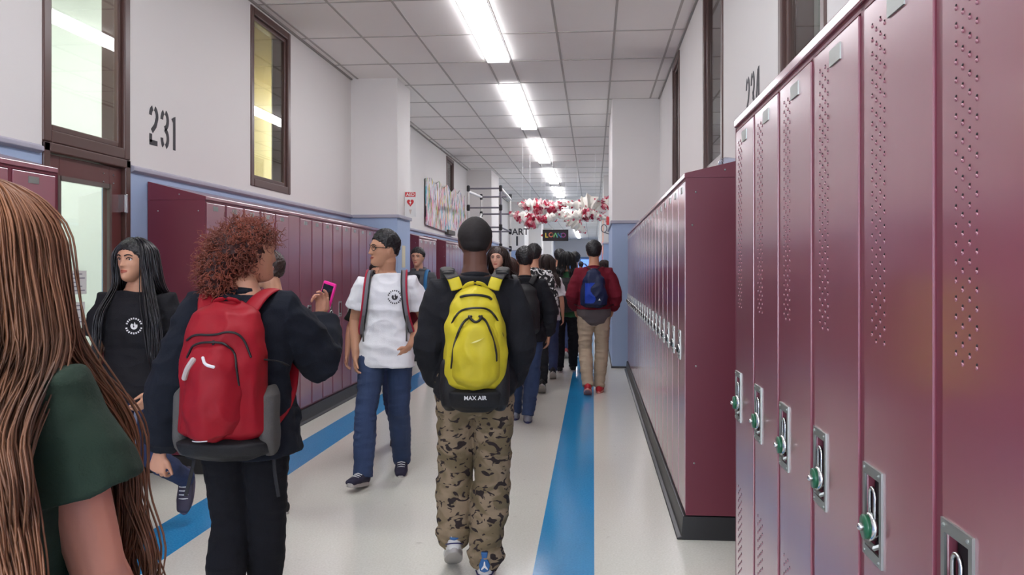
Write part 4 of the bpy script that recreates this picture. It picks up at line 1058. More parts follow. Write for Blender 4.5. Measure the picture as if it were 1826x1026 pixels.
# bulging front pocket with a rounded bottom
pm = MB(); cols = []
for i in range(29):
    a = -math.pi / 2 + math.pi * i / 28
pk2 = Pack([(zz(696), 0.045, 0.17), (zz(688), 0.085, 0.20), (zz(670), 0.115, 0.222), (zz(630), 0.117, 0.232), (zz(590), 0.098, 0.218), (zz(566), 0.066, 0.19), (zz(555), 0.035, 0.165)], -0.125)
padd(pk2.mesh(seed=5, fold=0.012), YEL, 'front_pocket', B)
pk3 = Pack([(zz(640), 0.137, 0.150), (zz(600), 0.132, 0.187), (zz(565), 0.112, 0.182), (zz(548), 0.082, 0.165), (zz(541), 0.05, 0.15)], -0.125)
padd(pk3.mesh(seed=6, fold=0.004), YEL, 'middle_pocket', B)
Z = MB()
P2 = lambda L_: [(xx(a), zz(c)) for a, c in L_]
zipline(Z, pk, P2([(823, 530), (832, 527), (852, 526), (872, 529), (878, 534)]), 0.006, 0.006)
madd(Z, ZIP, 'top_zip', B)
Z = MB(); zipline(Z, pk3, P2([(803, 588), (812, 566), (824, 552), (848, 548), (872, 550), (886, 565), (896, 590), (903, 622)]), 0.005, 0.006); madd(Z, ZIP, 'middle_zip', B)
for nm, L_ in (('pocket_zip', [(842, 563), (826, 574), (812, 610), (808, 645), (805, 672)]), ('pocket_zip', [(856, 563), (868, 570), (878, 596), (886, 625), (886, 641)])):
    Z = MB(); zipline(Z, pk2, P2(L_), 0.0055, 0.005); madd(Z, ZIP, nm, B)
Z = MB(); zipline(Z, pk2, P2([(838, 563), (842, 569), (850, 574), (858, 569), (860, 563)]), 0.006, 0.008); madd(Z, ZIP, 'loop', B)
for sx in (-1, 1):      # side pockets
    q = Pack([(zz(737), 0.04, 0.10), (zz(700), 0.05, 0.125), (zz(645), 0.045, 0.11), (zz(638), 0.035, 0.09)], -0.13, xc=sx * 0.115)
    padd(q.mesh(fold=0.004, seed=8), BLKN, 'side_pocket', B)
    b_ = MB(); strap(b_, [(sx * 0.085, -0.17, zz(516)), (sx * 0.10, -0.16, zz(498)), (sx * 0.118, -0.12, zz(487)), (sx * 0.13, -0.09, zz(483))], 0.058, 0.014); madd(b_, YEL, 'shoulder_strap', B, smooth=True)
    b_ = MB(); strap(b_, [(sx * 0.105, -0.155, zz(495)), (sx * 0.125, -0.11, zz(484)), (sx * 0.14, -0.04, zz(477)), (sx * 0.14, 0.04, 1.47), (sx * 0.14, 0.12, 1.40), (sx * 0.15, 0.15, 1.25), (sx * 0.16, 0.12, 1.12)], 0.064, 0.02); madd(b_, GRYN, 'strap_pad', B, smooth=True)
    b_ = MB()
    for kk in range(3): b_.tube([(sx * 0.10, -0.155 + kk * 0.03, zz(489 - kk * 3) + 0.006), (sx * 0.155, -0.145 + kk * 0.03, zz(489 - kk * 3) + 0.003)], 0.005, 6)
    madd(b_, BLKN, 'strap_rib', B)
b_ = MB(); strap(b_, [(-0.055, -0.17, zz(515)), (-0.03, -0.19, zz(505)), (0.03, -0.19, zz(505)), (0.055, -0.17, zz(515))], 0.02, 0.012); madd(b_, YEL, 'grab_handle', B)
def on_pack(txt, size, pkk, px, py, m, par, name, off2=0.006):
    s0 = pkk.surf(xx(px), zz(py), off2); me = text_mesh(txt, size, 0.0008, name, 0.0006)
    me.transform(Matrix.Translation(s0 - off) @ FM); me.materials.clear(); me.materials.append(m); link(name, me, None, par)
on_pack('MAX AIR', 0.026, pk, 849, 708, WPR, B, 'lettering', 0.016)
def swoosh(pkk, x, z, L_, m, par):
    b_ = MB(); n = 14; up = []; lo = []
    for i in range(n + 1):
        t = i / n; u = t * L_
        lo.append((x + u, z + L_ * (0.55 * t * t - 0.25 * t))); up.append((x + u, z + L_ * (0.55 * t * t - 0.25 * t + 0.16 * math.sin(math.pi * min(1, 1.25 * (1 - t))) * (1 - t) ** 0.5 + 0.0)))
    vs_ = [pkk.surf(a, c, 0.008) for a, c in lo] + [pkk.surf(a, c, 0.008) for a, c in up] + [pkk.surf(a, c, 0.005) for a, c in lo] + [pkk.surf(a, c, 0.005) for a, c in up]
    N = n + 1; fs = []
    for i in range(n): fs += [(i, i + 1, N + i + 1, N + i), (2 * N + i, 3 * N + i, 3 * N + i + 1, 2 * N + i + 1), (i, 2 * N + i, 2 * N + i + 1, i + 1), (N + i, N + i + 1, 3 * N + i + 1, 3 * N + i)]
    b_.add(vs_, fs); return madd(b_, m, 'emblem', par)
swoosh(pk2, -0.035, zz(608), 0.075, FADE, B)

# --- person with the red backpack, photographing
p = Person('person in black sweatshirt with bushy auburn curls, wearing a red backpack and raising a phone', at(434, 3.45), -3, 1.66, dict(
    head=(0.02, 0.035, 1.62), elR=(0.285, 0.165, 1.16), wrR=(0.235, 0.345, 1.335), elL=(-0.285, -0.05, 1.09), wrL=(-0.345, -0.02, 0.80),
    knR=(0.08, 0.06, 0.5), anR=(0.05, 0.10, 0.085), knL=(-0.07, 0.05, 0.49), anL=(-0.04, -0.16, 0.11)),
    (206, 152, 124), wide=1.12, head_yaw=40, foot=dict(L=(18, 3)), vox=0.006, seed=4, female=True,
    arms=dict(R=dict(d=(0.10, 0.12, 1), n=(-0.45, -0.9, 0.05), t=(0.85, -0.45, 0.0), curls=(0.55, 0.75, 0.9, 1.0), thumb=0.7), L=dict(curl=0.8, n=(0.2, 0.9, 0), t=(0.9, 0, 0))))
SWT = cloth('black_fleece', (27, 31, 40), 0.95)
p.top('sweatshirt', SWT, fit=0.03, hem=0.80, fold=0.014, srad=0.02, collar=0.013, flare=0.01)
p.bottoms('trousers', cloth('black_trousers', (22, 23, 28), 0.9), fit=0.012, fold=0.006, baggy=0.012)
p.shoes(BLKN, RUB)
CURL = mat('auburn_hair', (128, 66, 48), 0.45, var=0.4, vscale=7, bump=0.3, bscale=60); CURLD = mat('auburn_hair_deep', (66, 34, 30), 0.6, bump=0.8, bscale=70)
hb = MB()
HP = lambda v: p.HM @ V(v)
hb.ball(HP((0, -0.030, 0.035)), (0.090, 0.100, 0.100), 24, 16); hb.ball(HP((0.0, -0.10, 0.01)), (0.080, 0.085, 0.085), 20, 14); hb.ball(HP((0.0, -0.150, -0.065)), (0.06, 0.07, 0.095), 20, 14); hb.ball(HP((0, 0.02, 0.075)), (0.07, 0.07, 0.055), 20, 14)
hm = fuse(hb, 0.008, 3, 0.014, (22, 22, 22), 4); hm.materials.append(CURLD); ho = link('hair', hm, None, p.root)
paths = []; rr = random.Random(11); vv = hm.vertices
for i in range(1500):
    v = vv[rr.randrange(len(vv))]; n_ = v.normal; loc = p.HM.inverted() @ v.co
    if loc.y > 0.05 and loc.z < 0.05: continue
    if loc.x > 0.02 and loc.y > -0.03 and loc.z < 0.035: continue
    g = (n_ * 0.8 + V((0, 0, -0.45)) + V((rr.uniform(-.5, .5), rr.uniform(-.5, .5), rr.uniform(-.5, .5)))).normalized()
    if rr.random() < 0.25: g = (n_ + V((rr.uniform(-.3, .3), rr.uniform(-.3, .3), rr.uniform(-.1, .5)))).normalized()
    a_, b2_ = g.orthogonal().normalized(), None; b2_ = g.cross(a_); L_ = rr.uniform(0.03, 0.075); tw = rr.uniform(1.2, 2.4) * 2 * math.pi; ph = rr.uniform(0, 6.28); cr_ = rr.uniform(0.004, 0.009)
    paths.append([v.co - n_ * 0.004 + g * (L_ * t) + (a_ * math.cos(ph + tw * t) + b2_ * math.sin(ph + tw * t)) * cr_ * min(1, t * 4) for t in [q / 11 for q in range(12)]])
p.strands(CURL, paths, 0.0019, ho)
B = p.pack_root('red backpack with grey side pockets and black base on the person with auburn curls', z=0.8); off = p.po
zz = lambda py: (1.48 - (py - 480) / 500) / p.k
pk = Pack([(zz(838), 0.168, 0.14), (zz(800), 0.180, 0.18), (zz(740), 0.172, 0.20), (zz(660), 0.165, 0.20), (zz(600), 0.150, 0.19), (zz(560), 0.125, 0.14), (zz(543), 0.10, 0.10)], -0.135)
padd(pk.mesh(seed=3, fold=0.010, z0=zz(800)), RED, 'main_compartment', B)
padd(pk.mesh(voxel=0.007, z0=zz(838), z1=zz(786), grow=0.006, fold=0.004), BLKN, 'base', B)
pk2 = Pack([(zz(797), 0.07, 0.21), (zz(785), 0.10, 0.245), (zz(740), 0.118, 0.262), (zz(660), 0.118, 0.252), (zz(620), 0.10, 0.225), (zz(608), 0.075, 0.20)], -0.135, xc=-0.01)
padd(pk2.mesh(seed=9, fold=0.014), RED, 'front_pocket', B)
for sx in (-1, 1):
    q = Pack([(zz(830), 0.03, 0.09), (zz(790), 0.035, 0.12), (zz(715), 0.032, 0.11), (zz(700), 0.026, 0.09)], -0.135, xc=sx * 0.172)
    padd(q.mesh(fold=0.006, seed=3), GRYN, 'side_pocket', B)
    b_ = MB(); strap(b_, [(sx * 0.09, -0.17, zz(556)), (sx * 0.105, -0.13, zz(537)), (sx * 0.12, -0.06, 1.468), (sx * 0.125, 0.02, 1.475), (sx * 0.135, 0.11, 1.40), (sx * 0.15, 0.15, 1.28), (sx * 0.17, 0.12, 1.12), (sx * 0.19, -0.03, 1.0), (sx * 0.16, -0.16, 0.93)], 0.07, 0.018); madd(b_, RED, 'shoulder_strap', B, smooth=True)
    b_ = MB(); strap(b_, [(sx * 0.165, -0.23, zz(648)), (sx * 0.20, -0.15, zz(655)), (sx * 0.205, -0.06, zz(668))], 0.02, 0.006); madd(b_, BLKN, 'side_strap', B)
    b_ = MB(); strap(b_, [(sx * 0.16, -0.1, zz(835)), (sx * 0.17, -0.12, zz(870)), (sx * 0.19, -0.13, zz(915))], 0.016, 0.004); madd(b_, BLKN, 'strap_tail', B)
b_ = MB(); strap(b_, [(-0.05, -0.17, zz(550)), (-0.04, -0.2, zz(536)), (0.04, -0.2, zz(536)), (0.05, -0.17, zz(550))], 0.02, 0.012); madd(b_, RED, 'grab_handle', B)
xx = lambda px: (px - 398) / 500 / p.k
P2 = lambda L_: [(xx(a), zz(c)) for a, c in L_]
Z = MB(); zipline(Z, pk, P2([(345, 610), (362, 598), (400, 600), (425, 592), (448, 600), (462, 640)]), 0.0045, 0.006); madd(Z, ZIP, 'top_zip', B)
Z = MB(); zipline(Z, pk2, P2([(350, 640), (365, 614), (398, 611), (425, 614), (440, 640), (444, 690)]), 0.0045, 0.006); madd(Z, ZIP, 'pocket_zip', B)
Z = MB(); zipline(Z, pk2, P2([(350, 676), (358, 660), (370, 642)]), 0.011, 0.004); madd(Z, mat('reflective_grey', (190, 180, 176), 0.3), 'reflective_tab', B)
Z = MB(); zipline(Z, pk2, P2([(388, 638), (394, 650), (410, 654)]), 0.006, 0.005); madd(Z, WPR, 'emblem', B)
Z = MB(); zipline(Z, pk2, P2([(365, 789), (380, 788), (397, 786)]), 0.002, 0.004); madd(Z, WPR, 'printed_line', B)
Z = MB(); zipline(Z, pk, P2([(400, 610), (400, 622)]), 0.005, 0.012); madd(Z, ZIP, 'zip_pull', B)
# phone
PM = p.root.matrix_basis
hc = V((0.262, 0.352, 1.435))
ph = empty('phone', 'phone in a bright pink case held up by the person with auburn curls', 'phone'); ph.matrix_basis = PM @ Matrix.Translation(hc) @ Matrix.Rotation(R(-28), 4, 'Z') @ Matrix.Rotation(R(14), 4, 'Y') @ Matrix.Rotation(R(-8), 4, 'X')
MB().box(-0.037, 0.037, -0.008, 0.006, -0.067, 0.067).build('case', mat('pink_case', (236, 40, 150), 0.35), ph, bevel=0.005)
MB().box(-0.030, 0.030, -0.0095, -0.0075, -0.052, 0.054).build('screen', mat('phone_screen', (16, 12, 20), 0.12), ph, bevel=0.001)
b_ = MB(); b_.tube([(-0.022, 0, -0.067), (-0.026, 0, -0.082), (-0.022, 0, -0.09)], 0.005, 8); b_.ball((-0.022, 0, -0.094), 0.010, 10, 8); b_.build('charm', M_chrome, ph, smooth=True)

# --- boy in the white T-shirt
p = Person('boy in white T-shirt and glasses walking with one hand in his jeans pocket', at(690, 6.15), 172, 1.73, dict(
    head=(0.012, 0.035, 1.632), elR=(0.235, -0.05, 1.13), wrR=(0.215, 0.05, 0.87), elL=(-0.255, -0.10, 1.14), wrL=(-0.165, 0.085, 0.955),
    knR=(0.13, 0.16, 0.5), anR=(0.14, 0.24, 0.095), knL=(-0.085, 0.0, 0.5), anL=(-0.09, -0.2, 0.10)),
    (190, 140, 112), head_yaw=62, foot=dict(R=(-10, 18), L=(8, 2)), vox=0.005, seed=6,
    arms=dict(L=dict(d=(0.55, 0.25, -0.8), n=(0.55, -0.6, 0.2), t=(0.3, 0.7, 0.5), curl=0.5), R=dict(curl=0.7, n=(-0.9, 0, 0))))
TEE = cloth('white_cotton', (232, 232, 236), 0.9)
p.top('t_shirt', TEE, sleeve=0.66, fit=0.014, hem=0.80, fold=0.010, srad=0.018, flare=0.008, collar=0.006, vox=0.006)
p.bottoms('jeans', JEAN, fit=0.010, baggy=0.008, flare=0.004, fold=0.006, cuff=0.05, cuffroll=False)
p.shoes(mat('navy_canvas', (38, 36, 58), 0.8), RUB, lace=WPR)
p.cap(HAIRB, [(0, 0.60), (30, 0.56), (52, 0.42), (66, 0.30), (76, 0.05), (86, 0.12), (100, 0.10), (125, -0.30), (180, -0.42)], thick=0.008, tex=0.007, lift=0.026)
g = MB(); MG = p.HM
for sx in (-1, 1):
    g.tube([MG @ V((sx * (0.033 + 0.022 * math.cos(a)), 0.103 - 0.012 * (1 + math.cos(a)) * 0.5, 0.012 + 0.016 * math.sin(a))) for a in [2 * math.pi * i / 16 for i in range(17)]], 0.0022, 6, cap=False)
    g.tube([MG @ V(v) for v in ((sx * 0.055, 0.09, 0.016), (sx * 0.078, 0.06, 0.016), (sx * 0.082, -0.005, 0.012))], 0.0022, 6)
g.tube([MG @ V((-0.011, 0.103, 0.016)), MG @ V((0, 0.107, 0.018)), MG @ V((0.011, 0.103, 0.016))], 0.002, 6)
go = g.build('glasses', mat('black_frame', (20, 18, 20), 0.3), p.root)
def chest_logo(p, x, z, r, ink, y0=0.128):
    """round printed badge: a ring of tiny marks about a dark swirl"""
    b_ = MB()
    def pt(dx, dz, h=0.0): return V((x + dx, y0 - 0.35 * abs(x + dx) ** 1.5 + h, z + dz))
    for i in range(20):
        a = 2 * math.pi * i / 20
        if i in (0, 10): continue
        c = pt(r * math.cos(a), r * math.sin(a)); s_ = r * 0.09
        u = V((-math.sin(a), 0, math.cos(a))) * s_; w = V((math.cos(a), 0, math.sin(a))) * s_ * 1.3
        b_.add([c + u + w, c - u + w, c - u - w, c + u - w], [(0, 1, 2, 3)])
    q = [pt(r * 0.48 * math.cos(R(a)), r * 0.48 * math.sin(R(a))) for a in range(150, 401, 25)] + [pt(r * 0.1 * math.cos(R(a)) + r * 0.05, r * 0.3 * math.sin(R(a)) + r * 0.05) for a in range(40, -200, -40)]
    b_.add(q, [list(range(len(q)))])
    q = [pt(-0.1 * r, 0.55 * r), pt(0.05 * r, 0.1 * r), pt(-0.15 * r, -0.25 * r), pt(-0.25 * r, 0.1 * r)]
    b_.add(q, [(0, 1, 2, 3)])
    o = b_.build('printed_badge', ink, p.root); m_ = o.modifiers.new('shrink', 'SHRINKWRAP'); m_.target = [c for c in p.root.children if c.name.startswith('t_shirt')][0]; m_.wrap_method = 'PROJECT'; m_.use_project_y = True; m_.use_negative_direction = True; m_.use_positive_direction = True; m_.offset = 0.0015
chest_logo(p, -0.065, 1.30, 0.045, M_ink, 0.16)
B = p.pack_root('dark red backpack with grey and red straps worn by the boy in the white T-shirt', z=0.9); off = p.po
pk = Pack([(0.88, 0.15, 0.12), (1.0, 0.19, 0.16), (1.2, 0.18, 0.15), (1.36, 0.12, 0.09), (1.38, 0.1, 0.07)], -0.14, xc=-0.03)
padd(pk.mesh(seed=12), cloth('dark_red_nylon', (110, 26, 38), 0.6), 'main_compartment', B)
for sx in (-1, 1):
    path = [(sx * 0.09, -0.16, 1.38), (sx * 0.12, -0.08, 1.475), (sx * 0.125, 0.0, 1.487), (sx * 0.128, 0.10, 1.41), (sx * 0.135, 0.142, 1.30), (sx * 0.15, 0.135, 1.17), (sx * 0.18, 0.05, 1.05), (sx * 0.175, -0.12, 0.98)]
    b_ = MB(); strap(b_, path, 0.046, 0.014); madd(b_, cloth('grey_webbing', (120, 116, 124), 0.7), 'shoulder_strap', B, smooth=True)
    b_ = MB(); strap(b_, [V(q) + V((sx * 0.016, 0.004, 0.004)) for q in path], 0.014, 0.016); madd(b_, cloth('dark_red_webbing', (170, 36, 60), 0.7), 'strap_edge', B, smooth=True)
    b_ = MB(); strap(b_, [V(q) + V((-sx * 0.018, 0.003, 0.003)) for q in path], 0.012, 0.016); madd(b_, ZIP, 'strap_edge', B, smooth=True)
    b_ = MB(); strap(b_, [(sx * 0.15, 0.148, 1.17), (sx * 0.152, 0.15, 1.08), (sx * 0.15, 0.145, 0.99)], 0.012, 0.003); madd(b_, GRYN, 'strap_tail', B)

# --- girl with long black hair
def long_hair(p, m, mcap, n, z_end, az0=72, az1=180, spread=0.05, wave=0.0, r=0.003, thick=0.018, front=0.0, seed=1, vol=1.0, shoulder=0.13, base=True, cut=0.0, keys=None, step=14, clump=9):
    """hair cap plus strands falling from the scalp past the shoulders"""
    o = p.cap(mcap, keys or [(0, 0.52), (30, 0.46), (50, 0.25), (68, -0.25), (90, -0.55), (180, -0.75)], thick=thick, tex=0.004)
    rr = random.Random(seed); paths = []; HMi = p.HM; hx = p.J['head']; guides = []
    for i in range(max(8, n // clump)):
        sg = -1 if i % 2 else 1
        az = R(rr.uniform(az0, az1)); u = rr.random() ** 0.7
        ph = rr.uniform(0, 6.28); L_ = z_end + (rr.uniform(-cut, cut) if cut else rr.uniform(-0.04, 0.03))
        wv = wave * rr.uniform(0.5, 1.4); fq = rr.uniform(13, 24); pts = []
        for j in range(5):      # over the scalp
            el = R(80 - j * 19); d = (sg * math.cos(el) * math.sin(az), math.cos(el) * math.cos(az), math.sin(el))
            pts.append(HMi @ head_point(d, thick + 0.002 + j * 0.002))
        x1 = sg * math.sin(az) * (0.092 + spread * u) * vol; y1 = math.cos(az) * (0.098 + 0.02 * u) * vol - 0.01
        base_ = HMi @ V((x1, y1, -0.11)); pts.append(base_)
        z = base_.z; k = 0; tot = max(0.05, z - L_)
        while k < step:
            z -= tot / step; k += 1; t = k / step
            out = shoulder * smooth01(t * 2.0)
            x = base_.x + (base_.x - hx.x) * spread * 12 * t * u + (out * 0.35 * (1 if base_.x > hx.x else -1)) * (0.4 + 0.6 * abs(math.sin(az)))
            yb = -(0.09 + shoulder * 0.55 + 0.02 * u) if math.cos(az) < 0.25 else (0.10 + shoulder * 0.25)
            y = base_.y + (yb - base_.y) * smooth01(t * 2.5)
            pts.append(V((x + wv * (0.4 + t) * math.sin(fq * z + ph), y + wv * (0.4 + t) * math.cos(fq * z * 0.8 + ph) * 0.7, z)))
        for _ in range(1):
            q = [pts[0]]
            for a_, c_ in zip(pts, pts[1:]): q += [a_.lerp(c_, 0.3), a_.lerp(c_, 0.7)]
            pts = q + [pts[-1]]
        guides.append(pts)
    for i in range(n):
        g = guides[i % len(guides)]; o1 = V((rr.gauss(0, 1), rr.gauss(0, 1), rr.gauss(0, 0.5))) * 0.5; ph = rr.uniform(0, 6.28); N = len(g)
        cutn = N - rr.randrange(0, max(1, N // 6))
        paths.append([g[j] + o1 * (0.010 + 0.016 * math.sin(math.pi * min(1, j / N * 1.15)) + wave * 0.3 * j / N) + V((math.sin(j * 0.9 + ph), math.cos(j * 0.7 + ph), 0)) * 0.0025 * (wave * 40 + 0.3) * (j / N) for j in range(cutn)])
    p.strands(m, paths, r, o)
    return o
p = Person('girl with long straight black hair in a black T-shirt beside the brown door', at(243, 4.65), 172, 1.63, dict(
    elL=(-0.215, -0.06, 1.14), wrL=(-0.13, 0.15, 0.90), elR=(0.23, -0.02, 1.13), wrR=(0.2, 0.12, 0.9),
    knL=(-0.10, 0.0, 0.50), anL=(-0.16, -0.36, 0.30), knR=(0.09, 0.12, 0.5), anR=(0.07, 0.08, 0.085)),
    (198, 148, 120), head_yaw=16, foot=dict(L=(62, 0)), vox=0.005, seed=8, female=True, wide=1.02, arms=dict(L=dict(curl=0.6)))
p.top('t_shirt', cloth('black_tee', (28, 28, 32)), sleeve=0.72, fit=0.022, hem=0.84, fold=0.010, srad=0.02, flare=0.02, collar=0.006)
p.bottoms('jeans', DJEAN, fit=0.008, baggy=0.004, fold=0.006)
p.shoes(mat('charcoal_suede', (58, 54, 70), 0.8), mat('mauve_sole', (96, 86, 108), 0.7), lace=WPR)
long_hair(p, mat('glossy_black_hair', (26, 24, 28), 0.28, spec=0.6), HAIRB, 900, 1.02, az0=62, spread=0.04, thick=0.015, wave=0.003, r=0.0034, seed=3, clump=7)
chest_logo(p, -0.035, 1.27, 0.042, WPR, 0.16)

# --- girl nearest the camera at the left edge
p = Person('girl at the left edge with long wavy light brown hair and a dark green T-shirt', at(-58, 1.34), 2, 1.60, dict(
    elR=(0.235, 0.0, 1.13), wrR=(0.20, 0.16, 0.92), knR=(0.1, 0.1, 0.5), anR=(0.1, 0.12, 0.085), anL=(-0.1, -0.2, 0.1)),
    (214, 150, 126), wide=1.15, head_yaw=5, foot=dict(L=(15, 0)), vox=0.006, seed=12, female=True, armk=1.28)
p.top('t_shirt', cloth('dark_green_tee', (42, 60, 48)), sleeve=0.52, fit=0.022, hem=0.84, fold=0.010, srad=0.022, flare=0.02, collar=0.007)
p.bottoms('trousers', BLACKC, fit=0.01)
p.shoes(BLKN, RUB)
LB = mat('light_brown_hair', (120, 80, 54), 0.45, var=0.6, vscale=5, spec=0.5); LBC = mat('brown_hair_cap', (84, 60, 44), 0.5, bump=0.6, bscale=60)
long_hair(p, LB, LBC, 3000, 0.98, az0=55, spread=0.045, wave=0.014, r=0.0021, thick=0.022, seed=5, vol=1.1, shoulder=0.15, cut=0.14, step=14, clump=22, keys=[(0, 0.50), (30, 0.40), (50, 0.1), (68, -0.4), (90, -0.8), (180, -1.0)])

# --- partly hidden people behind the front row
def crowd(label, px, d, face, H, top=('jacket', BLACKC, 'long'), bot=None, sk=SK_MED, hair='short', hm=HAIRB, J=None, seed=1, pack=None, shoe=None, female=False, head_yaw=0, foot=None, fit=0.02, sole=None, hem=0.82, hood=False, hz=1.1, vox=0.009, arms=None, faceparts=None, wide=1.0, group=None):
    fp = faceparts if faceparts is not None else abs(((face + 180) % 360) - 180) > 90
    q = Person(label, at(px, d), face, H, J, sk, wide, head_yaw, foot=foot, vox=vox, seed=seed, female=female, face_parts=fp, arms=arms)
    q.top(top[0], top[1], sleeve=top[2], fit=fit, hem=hem, fold=0.010, srad=0.008, collar=0.010 if top[2] == 'long' else 0.006, hood=hood, flare=0.01)
    q.bottoms('jeans' if bot is JEAN or bot is DJEAN else 'trousers', bot or BLACKC, fit=0.010, baggy=0.010, fold=0.008)
    q.shoes(shoe or BLKN, sole or RUB)
    if hair == 'short': q.cap(hm, [(0, 0.54), (35, 0.48), (60, 0.34), (78, 0.04), (92, 0.06), (105, 0.02), (130, -0.40), (180, -0.50)], thick=0.014, tex=0.006, lift=0.012)
    else: long_hair(q, hm, hm, 220, hz, spread=0.04, thick=0.02, wave=0.006, r=0.0055, seed=seed, step=8)
    if pack:
        global off
        e = q.pack_root(pack[0], pack[2] if len(pack) > 2 else 'backpack', z=0.9); off = q.po
        k_ = Pack([(0.88, 0.12, 0.10), (0.96, 0.15, 0.16), (1.15, 0.15, 0.16), (1.32, 0.125, 0.12), (1.39, 0.09, 0.08)], -0.135)
        padd(k_.mesh(seed=seed, voxel=0.01, fold=0.006), pack[1], 'main_compartment', e)
        k2 = Pack([(0.92, 0.09, 0.17), (1.0, 0.115, 0.20), (1.12, 0.11, 0.195), (1.18, 0.08, 0.17)], -0.135); padd(k2.mesh(seed=seed, voxel=0.01), pack[1], 'front_pocket', e)
        shoulder_straps(q, pack[1], fit=0.03, parent=e)
    return q
W1 = dict(knR=(0.1, 0.12, 0.51), anR=(0.1, 0.2, 0.09), knL=(-0.1, -0.02, 0.49), anL=(-0.1, -0.26, 0.14))
W2 = dict(knL=(-0.1, 0.12, 0.51), anL=(-0.1, 0.2, 0.09), knR=(0.1, -0.02, 0.49), anR=(0.1, -0.26, 0.14))
F1, F2 = dict(L=(32, 0), R=(-8, 3)), dict(R=(32, 0), L=(-8, 3))
GRN = cloth('bottle_green_tee', (44, 70, 52))
crowd('person in dark green T-shirt half hidden behind the one with auburn curls', 484, 5.3, 238, 1.58, ('t_shirt', GRN, 0.75), DJEAN, (202, 150, 122), hm=HAIRD, seed=21, J=dict(elL=(-0.235, -0.02, 1.12), wrL=(-0.22, 0.10, 0.86)), head_yaw=25, vox=0.007)
crowd('person in black T-shirt hidden behind the boy in the white T-shirt', 678, 7.15, 180, 1.54, ('t_shirt', cloth('black_tee_b', (30, 34, 30)), 0.8), DJEAN, (196, 144, 116), seed=22, J=dict(elR=(0.30, -0.04, 1.13), wrR=(0.30, 0.06, 0.88), **{k: v for k, v in W1.items()}), foot=F1, female=True, vox=0.007, hz=1.2)
q = crowd('boy with short black hair in an open grey jacket, facing the camera', 746, 11.3, 186, 1.74, ('jacket', cloth('grey_jacket', (88, 90, 94)), 'long'), JEAN, (204, 156, 132), seed=23, J=W1, foot=F1, shoe=mat('grey_shoe', (150, 146, 146), 0.7), hood=True, head_yaw=0, vox=0.008)
b_ = MB(); b_.tube([q.spine(z) + V((0, 0.115, 0)) for z in (1.40, 1.25, 1.05, 0.95)], [(0.055, 0.03), (0.06, 0.035), (0.065, 0.032), (0.06, 0.03)], 14, side=(1, 0, 0)); b_.build('undershirt', cloth('dark_tee', (34, 34, 40)), q.root, smooth=True)
b_ = MB(); strap(b_, [(-0.12, -0.1, 1.44), (-0.125, 0.0, 1.49), (-0.13, 0.11, 1.40), (-0.135, 0.14, 1.2)], 0.05, 0.02); b_.build('strap', mat('blue_strap', (40, 110, 160), 0.6), q.root, smooth=True)
crowd('smiling person with long dark hair facing the camera behind the boy with the yellow backpack', 889, 9.3, 190, 1.70, ('jacket', cloth('black_jacket_s', (34, 34, 38)), 'long'), BLACKC, SK_LIGHT, hair='long', hm=HAIRD, seed=24, female=True, hz=1.25)
crowd('person with long brown hair walking away just left of the black jacketed boy', 905, 9.9, -4, 1.60, ('jacket', cloth('dark_jacket_b', (40, 36, 40)), 'long'), BLACKC, SK_MED, hair='long', hm=mat('chestnut_hair', (66, 40, 34), 0.4), seed=25, J=W1, foot=F1, female=True, hz=1.15)
crowd('boy in black jacket and blue jeans walking away behind the yellow backpack', 936, 8.4, -4, 1.68, ('jacket', cloth('black_jacket_k', (30, 31, 36)), 'long'), JEAN, (196, 148, 122), seed=26, J=dict(knL=(-0.1, 0.1, 0.5), anL=(-0.1, 0.15, 0.085), knR=(0.08, 0.04, 0.5), anR=(0.03, -0.02, 0.085), elR=(0.26, 0, 1.13)), pack=('black backpack on the boy in the black jacket and jeans', BLKN), shoe=mat('silver_shoe', (120, 124, 136), 0.4), sole=mat('navy_sole', (40, 44, 90), 0.5), fit=0.022, wide=1.0, vox=0.008)
PAT = mat('patterned_cloth', (30, 30, 32), 0.8)
nt = PAT.node_tree; tcn = nt.nodes.new('ShaderNodeTexCoord'); vn = nt.nodes.new('ShaderNodeTexNoise'); vn.inputs['Scale'].default_value = 13; vn.inputs['Distortion'].default_value = 2; nt.links.new(tcn.outputs['Object'], vn.inputs[0])
crn = nt.nodes.new('ShaderNodeValToRGB'); crn.color_ramp.elements[0].position = 0.52; crn.color_ramp.elements[1].position = 0.55; crn.color_ramp.elements[0].color = lin(28, 28, 30); crn.color_ramp.elements[1].color = lin(225, 225, 225); nt.links.new(vn.outputs[0], crn.inputs[0]); nt.links.new(crn.outputs[0], nt.nodes['Principled BSDF'].inputs['Base Color'])
crowd('taller person in black and white patterned jacket just ahead of the black jacketed boy', 952, 10.6, -3, 1.77, ('jacket', PAT, 'long'), BLACKC, seed=27, J=W2, foot=F2)
crowd('person in black with dark boots striding away in the middle of the crowd', 957, 14.2, -3, 1.68, ('jacket', BLACKC, 'long'), BLACKC, hair='short', seed=28, J=dict(knR=(0.12, -0.02, 0.49), anR=(0.16, -0.3, 0.2), knL=(-0.08, 0.12, 0.5), anL=(-0.08, 0.2, 0.085)), foot=dict(R=(40, 0), L=(0, 0)), sole=BLKN, vox=0.011)
crowd('person with long dark hair and white top walking away beside the patterned jacket', 974, 11.9, -2, 1.66, ('t_shirt', cloth('white_tee_b', (226, 224, 228)), 0.8), DJEAN, hair='long', hm=HAIRD, seed=29, female=True, hz=1.3, J=W2, foot=F2, vox=0.011)
crowd('distant small person with dark hair facing the camera beneath the lettered board', 980, 27, 180, 1.74, ('jacket', cloth('navy_jacket', (38, 40, 62)), 'long'), DJEAN, SK_TAN, seed=30, vox=0.013)
